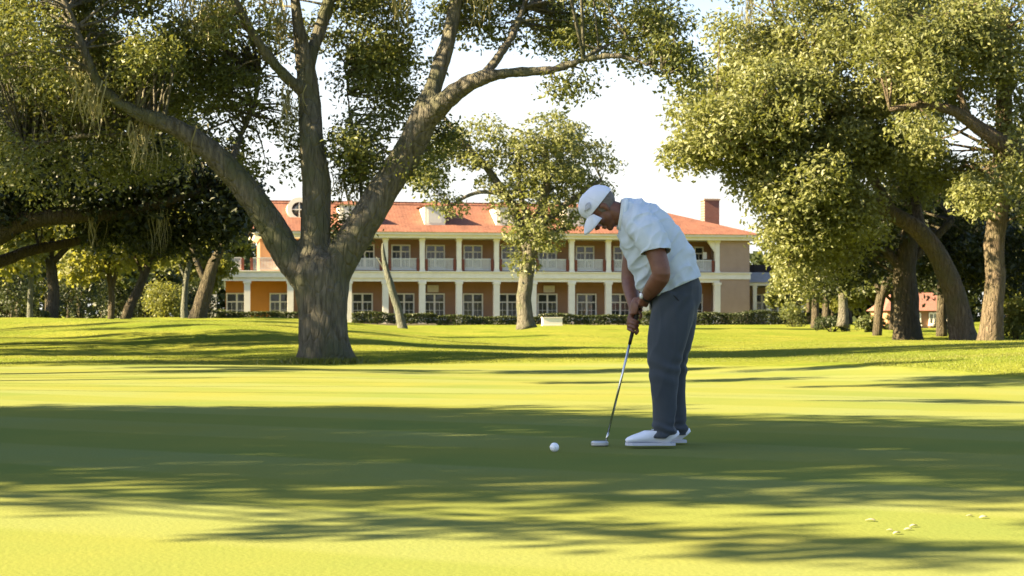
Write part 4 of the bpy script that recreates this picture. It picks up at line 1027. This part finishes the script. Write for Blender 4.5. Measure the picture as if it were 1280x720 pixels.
# polo shirt
def wrinkle(me, fn):
    n_ = len(me.vertices)
    v = np.empty(n_*3, np.float32); me.vertices.foreach_get('co', v); v = v.reshape(-1,3)
    vn = np.empty(n_*3, np.float32); me.vertices.foreach_get('normal', vn); vn = vn.reshape(-1,3)
    v += vn * np.array([fn(Vector(p)) for p in v])[:, None]
    me.vertices.foreach_set('co', v.ravel()); me.update(); return me
sh = MB()
path_mb(sh, [(840,372,0,40,.175), (842,357,0,36,.175), (836,338,0,37,.176), (826,318,0,38,.180), (813,300,0,38,.188), (804,286,0,35,.186), (795,276,0,29,.165), (786,270.5,0,22,.105), (775,267.5,0,18.5,.080), (766,266,0,17.5,.074)], n=28)
# front of the shirt hanging from the chest
path_mb(sh, [(783,282,0,12,.11), (791,300,0,15,.13), (799,320,0,16,.135), (806,345,0,14,.125), (811,370,0,8,.09)], n=24)
sh.tube([G(806,284,-.185), G(800,279,-.10), G(798,277,0), G(800,279,.10), G(806,284,.185)], [.088,.098,.102,.098,.088], 20, True)
path_mb(sh, [(803,283,-.15,20,.075), (809,290,-.20,20,.080), (815,303,-.232,18.5,.080), (822,318,-.25,17.5,.078), (829,336,-.27,17,.076)], n=20)
path_mb(sh, [(803,283,.15,20,.075), (801,292,.20,19,.080), (797,305,.232,17,.078), (792,322,.255,16,.074)], n=20)
sm_ = remeshed(sh, .0075, 'shirt', 6, .5)
shdir = (G(829,336,-.27) - G(815,303,-.232)).normalized()
def cut_near(me, co, no, sel):
    bm = bmesh.new(); bm.from_mesh(me)
    geom = [f for f in bm.faces if sel(f.calc_center_median())]
    vs_ = {v for f in geom for v in f.verts}; es = {e for f in geom for e in f.edges}
    bmesh.ops.bisect_plane(bm, geom=list(vs_) + list(es) + geom, plane_co=co, plane_no=no, clear_outer=True)
    bm.to_mesh(me); bm.free()
hemn = G(824, 315, -.25); hemf = G(795, 312, .24)
cut_near(sm_, hemn, (shdir + Vector((-.25,0,0))).normalized(), lambda c: (c - hemn).length < .15 and c.y < GD - .195)
cut_near(sm_, hemf, (G(792,322,.255) - G(801,292,.20)).normalized(), lambda c: (c - hemf).length < .15 and c.y > GD + .2)
# slanting hem at the waist, open neck
a_, b_ = G(880, 343), G(804, 376)
hd = (b_ - a_).normalized(); hn = Vector((hd.z, 0, -hd.x)); hn = hn if hn.z < 0 else -hn
cut_near(sm_, a_, hn, lambda c: abs(c.y - GD) < .21)
nk = G(777.5, 268.5); nd = (G(770, 267) - G(790, 270)).normalized()
cut_near(sm_, nk, nd, lambda c: (c - G(772, 267)).length < .115)
def wr(p):
    x, y, z = p
    a = noise.noise(Vector((x*9 + z*6, y*5, z*4 - x*3))) * .010
    b2 = noise.noise(Vector((x*26 - z*14, y*9, z*9 + x*6))) * .0045
    low = max(0, min(1, (1.05 - z) / .25)) if abs(y - GD) < .25 else .3
    c2 = math.sin((x * .75 + z * .66) * 95 + 3 * noise.noise(p * 7)) * .0030 * low
    fl_ = math.sin((x * .9 - z * .35) * 60 + 4 * noise.noise(Vector((x*5, y*6, z*5)))) * .0035 * (1 if y < GD and x < G(812,300).x else .35)
    rd = 1 - abs(noise.noise(Vector((x*11 - z*9, y*5, z*7 + x*5)))) * 2
    return a * .75 + b2 * 1.5 + c2 * 1.8 + fl_ * 1.4 + max(0, rd) ** 3 * .010
wrinkle(sm_, wr)
so_ = give('polo_shirt', sm_, M['shirt']); solidify(so_, .0035)
# collar
cl = MB(); cp = nk + nd * .004
cu = Vector((nd.z, 0, -nd.x)); cu = cu if cu.z > 0 else -cu
ring_a, ring_b = [], []; n_ = 26
for k in range(n_):
    th = 2*math.pi*k/n_; c_, s_ = math.cos(th), math.sin(th)
    d_ = cu * (c_ * .080) + Vector((0, 1, 0)) * (s_ * .074)
    ring_a.append(cp + d_ * 1.02 + nd * .012); ring_b.append(cp + d_ * 1.22 - nd * (.026 + .022 * max(0, -c_)))
mid_ = [(a + b) * .5 + (b - cp).normalized() * .006 for a, b in zip(ring_a, ring_b)]
cl.add(ring_a + mid_ + ring_b, [(k, (k+1) % n_, n_ + (k+1) % n_, n_ + k) for k in range(n_) if k != n_//2] + [(n_ + k, n_ + (k+1) % n_, 2*n_ + (k+1) % n_, 2*n_ + k) for k in range(n_) if k != n_//2], True)
cme = cl.mesh('collar'); cme.transform(Matrix.Translation(-gp)); cc_ = link('collar', cme, M['collar'], so_); solidify(cc_, .004)
# placket with buttons, hanging open below the chin
pk = MB(); pk.tube([G(775,284,-.005), G(774,293,-.005), G(776,303,-.005)], [.006,.008,.006], 8, True, [.02,.022,.02]); pkm = pk.mesh('placket'); pkm.transform(Matrix.Translation(-gp)); link('placket', pkm, M['collar'], so_)

# trousers
tr = MB()
path_mb(tr, [(845,348,0,26,.140), (845.5,357,0,30.5,.163), (844,372,0,32.5,.172), (843,388,0,30,.165), (841,402,0,24,.12)], n=26)
path_mb(tr, [(843,368,-.085,27,.095), (840,395,-.095,27.5,.095), (835,420,-.110,24.5,.092), (831.5,445,-.122,21,.083), (831,470,-.13,18.5,.076), (830.5,500,-.135,15.5,.069), (830,525,-.138,13.5,.064), (830.5,538,-.14,13.5,.066), (831,545,-.14,14.5,.07)], n=22)
path_mb(tr, [(845,368,.085,27,.095), (846,395,.095,26.5,.095), (846,420,.105,22,.09), (844,445,.115,16,.076), (843.5,470,.12,14.5,.070), (844,500,.125,13,.064), (845,525,.128,12.3,.06), (846,538,.13,13,.065), (846,544,.13,14,.068)], n=22)
tm_ = remeshed(tr, .008, 'trousers', 6, .5)
def wt_(p):
    x, y, z = p; zz = z
    k = max(0, 1 - abs(zz - .07) / .10)
    a = math.sin(zz * 105 + x*25 + 3*noise.noise(Vector((x*12, y*12, zz*5)))) * .011 * k
    kn = max(0, 1 - abs(zz - .45) / .14)
    b2 = math.sin(zz * 70 + x*30 + 4*noise.noise(p * 6)) * .005 * kn
    up_ = max(0, 1 - abs(zz - .80) / .16)
    c2 = math.sin((x * .9 - zz * .5) * 75 + 3*noise.noise(p*6)) * .005 * up_
    rg = max(0, 1 - abs(noise.noise(Vector((x*10, y*10, zz*2.5 + x*3)))) * 2) ** 3 * .006
    return a + b2 + c2 + rg + noise.noise(Vector((x*9, y*9, zz*3.2))) * .006 + noise.noise(Vector((x*24, y*24, zz*8))) * .003
wrinkle(tm_, wt_)
cut(tm_, G(845, 545), (0, 0, -1))
to = give('trousers', tm_, M['pants']); solidify(to, .004)
pk = MB(); pk.tube([G(838,366,-.178), G(845,372,-.18), G(851,379,-.178)], [.0025,.003,.0025], 6); pkm = pk.mesh('pocket_seam'); pkm.transform(Matrix.Translation(-gp)); link('pocket_seam', pkm, M['rubber'], to)

# shoes
def shoe(x_heel, w_, py_base):
    z0 = G(835, py_base, w_).z; z0 = max(z0, tz(G(835,556).x, GD + w_) + .001)
    q = MB(); o_ = G(x_heel, py_base, w_); o_.z = z0
    secs = [(.000,.030,.034,.034),(.012,.045,.052,.038),(.05,.052,.060,.039),(.09,.052,.055,.038),(.125,.046,.047,.038),(.16,.037,.037,.042),(.20,.029,.029,.046),(.235,.023,.023,.044),(.262,.017,.017,.034),(.278,.011,.010,.016)]
    q.tube([o_ + Vector((-x, 0, .012 + h_)) for x, h_, hz, wd in secs], [s_[2] for s_ in secs], 18, True, [s_[3] for s_ in secs], up=(0, 1, 0))
    m_ = remeshed(q, .005, 'shoe', 3); cut(m_, Vector((0, 0, z0 + .009)), (0, 0, -1)); cut(m_, Vector((0, 0, z0 + .082)), (0, 0, 1))
    s1 = give('shoe', m_, M['shoe']); solidify(s1, .003)
    q = MB(); nn = 9; out_ = []
    prof = [(.002,.020),(.000,.027),(.02,.035),(.06,.037),(.11,.036),(.16,.041),(.20,.045),(.24,.042),(.266,.030),(.280,.011)]
    loop = [(x, wv) for x, wv in prof[1:]] + [(x, -wv) for x, wv in reversed(prof[1:])]
    vs_ = [o_ + Vector((-x, wv, .0)) for x, wv in loop] + [o_ + Vector((-x, wv * .985, .015)) for x, wv in loop]; L_ = len(loop)
    q.add(vs_, [tuple(range(L_)), tuple(range(2*L_-1, L_-1, -1))] + [(k, L_+k, L_+(k+1) % L_, (k+1) % L_) for k in range(L_)])
    sm2 = q.mesh('sole'); sm2.transform(Matrix.Translation(-gp)); link('sole', sm2, M['sole'], s1)
    q = MB()
    for k in range(4):
        x = .105 + k * .021; h_ = .094 - k * .0125; q.tube([o_ + Vector((-x, -.024, h_)), o_ + Vector((-x-.004, 0, h_ + .007)), o_ + Vector((-x, .024, h_))], [.0032]*3, 6)
    lm = q.mesh('laces'); lm.transform(Matrix.Translation(-gp)); link('laces', lm, M['sole'], s1)
shoe(844, -.14, 556.5); shoe(858, .13, 553)

# watch on the near wrist
wp = G(809.5, 369.5, -.105); wdir = (G(806,375,-.055) - G(814,363,-.16)).normalized()
q = MB(); a0 = wdir.orthogonal().normalized(); a1 = wdir.cross(a0); kk = 20
for s_ in (-.008, .008): pass
rp = [wp + wdir * s_ + (a0 * math.cos(2*math.pi*k/kk) + a1 * math.sin(2*math.pi*k/kk)) * r_ for s_, r_ in ((-.009,.0365),(-.008,.0385),(.008,.0375),(.009,.0355)) for k in range(kk)]
q.add(rp, [(i*kk+k, i*kk+(k+1) % kk, (i+1)*kk+(k+1) % kk, (i+1)*kk+k) for i in range(3) for k in range(kk)], True)
sm3 = q.mesh('watch_strap'); sm3.transform(Matrix.Translation(-gp)); ws = link('watch', sm3, M['rubber'], person)
vdir = Vector((-.75, -.62, .15)); vdir = (vdir - wdir * vdir.dot(wdir)).normalized()
q = MB(); q.tube([wp + vdir * .034, wp + vdir * .045], [.017, .016], 18); wm_ = q.mesh('watch_face'); wm_.transform(Matrix.Translation(-gp)); link('watch_face', wm_, M['ballwhite'], ws)

# putter: held, a thing of its own
pt = empty('putter', TIP, 'slim steel putter with dark grip held in both hands, head on the grass', 'golf putter')
q = MB(); q.tube([BUTT + AX * (i / 12 * .30) for i in range(13)], [.0145 - .0004 * i for i in range(13)], 14); gm = q.mesh('grip'); gm.transform(Matrix.Translation(-TIP)); link('grip', gm, M['rubber'], pt)
q = MB(); q.tube([BUTT + AX * .28, BUTT + AX * (LEN * .6), TIP - AX * .02], [.0076, .0070, .0060], 12); gm = q.mesh('shaft'); gm.transform(Matrix.Translation(-TIP)); link('shaft', gm, M['steel'], pt)
tg = tz(TIP.x, TIP.y)
hc = G(749.5, 551, .0); hc.z = tg + .017
q = MB()
nseg = 28; prof = []
for k in range(nseg):
    a = 2*math.pi*k/nseg; x = .050 * math.copysign(abs(math.cos(a)) ** .8, math.cos(a)); y = .032 * math.copysign(abs(math.sin(a)) ** .8, math.sin(a)); prof.append((x, y))
lv = [(.82,-.015),(1,-.010),(1,.004),(.93,.0105),(.70,.0135)]
q.add([hc + Vector((x*sx, y*sx, z)) for sx, z in lv for x, y in prof], [(i*nseg+k, i*nseg+(k+1) % nseg, (i+1)*nseg+(k+1) % nseg, (i+1)*nseg+k) for i in range(4) for k in range(nseg)] + [tuple(reversed(range(nseg))), tuple(4*nseg+k for k in range(nseg))])
gm = q.mesh('putter_head'); gm.transform(Matrix.Translation(-TIP)); hd_ = link('putter_head', gm, M['puttersilver'], pt)
q = MB(); q.box(hc.x-.030, hc.x+.034, hc.y-.004, hc.y+.004, hc.z+.0138, hc.z+.0152); gm = q.mesh('sight_line'); gm.transform(Matrix.Translation(-TIP)); link('sight_line', gm, M['rubber'], hd_)
q = MB(); q.tube([TIP - AX * .035, TIP - AX * .008, hc + Vector((.036, 0, .010))], [.0062,.0062,.007], 10); gm = q.mesh('hosel'); gm.transform(Matrix.Translation(-TIP)); link('hosel', gm, M['steel'], pt)

# ball
bp = P(693, 565, 9.3); rb = .0255
bp.z = tz(bp.x, bp.y) + rb - .001
q = MB(); q.ell((0,0,0), (rb,)*3, seg=48, rings=32); bm_ = q.mesh('golf_ball')
def dim(p):
    n_ = p.normalized(); best = 0
    return 0
cen = []
for i in range(180):
    z_ = 1 - 2*(i+.5)/180; a = i * 2.399963; r_ = math.sqrt(1 - z_*z_); cen.append((r_*math.cos(a), r_*math.sin(a), z_))
cen = np.array(cen); v = np.empty(len(bm_.vertices)*3, np.float32); bm_.vertices.foreach_get('co', v); v = v.reshape(-1,3); un = unit(v)
dmx = (un @ cen.T).max(1); v *= (1 - .022 * np.clip((dmx - math.cos(.11)) / (1 - math.cos(.11)), 0, 1))[:, None]
bm_.vertices.foreach_set('co', v.ravel()); bm_.update()
bl = link('golf_ball', bm_, M['ballwhite']); bl.location = bp; tag(bl, 'white golf ball on the green left of the putter head', 'golf ball')

# fallen leaves
M['fallen'] = plain('dry_leaf', (0.36, 0.34, 0.24), (0.24, 0.21, 0.13), rough=.8)
for i, (px, py, lab) in enumerate([(1088, 652, 'pale curled fallen leaf standing on edge, leftmost on the shaded grass at lower right'), (1112, 664, 'pale fallen leaf lying flat in the middle of the leaf group'), (1121, 668, 'small fallen leaf just below the flat middle one'),
        (1135, 663, 'pale twisted fallen leaf right of the flat middle one'), (1142, 659, 'thin fallen leaf at the upper right of the middle group'), (1212, 646, 'pale fallen leaf left one of the pair on sunlit grass'), (1229, 648, 'pale fallen leaf right one of the pair on sunlit grass'), (1198, 470, 'pale fallen leaf on the mound at right')]):
    D = F * CAM_H / (py - HZ)
    if py < 500: D = 17.5
    x = (px - 640) / F * D
    q = MB(); L_ = random.uniform(.022, .040) * (1.6 if py < 500 else 1); W_ = L_ * .24; nn = 7; vs_ = []
    for k in range(nn):
        t = k / (nn - 1); wv = W_ * math.sin(math.pi * min(.97, max(.05, t))) ** .7
        zc = .003 + .10 * L_ * math.sin(t * 2.6) 
        vs_ += [(-L_/2 + L_*t, -wv, zc + .35*wv), (-L_/2 + L_*t, 0, zc - .1*wv), (-L_/2 + L_*t, wv, zc + .45*wv)]
    fs_ = [(3*k+j, 3*k+j+1, 3*k+3+j+1, 3*k+3+j) for k in range(nn-1) for j in range(2)]
    q.add(vs_, fs_, True); o = link('fallen_leaf', q.mesh('fallen_leaf'), M['fallen']); solidify(o, .0008)
    o.location = (x, D, tz(x, D)); o.rotation_euler = (random.uniform(-.2, .2), 0, random.uniform(-.7, .7)); tag(o, lab, 'leaf', 'fallen leaves on the green')
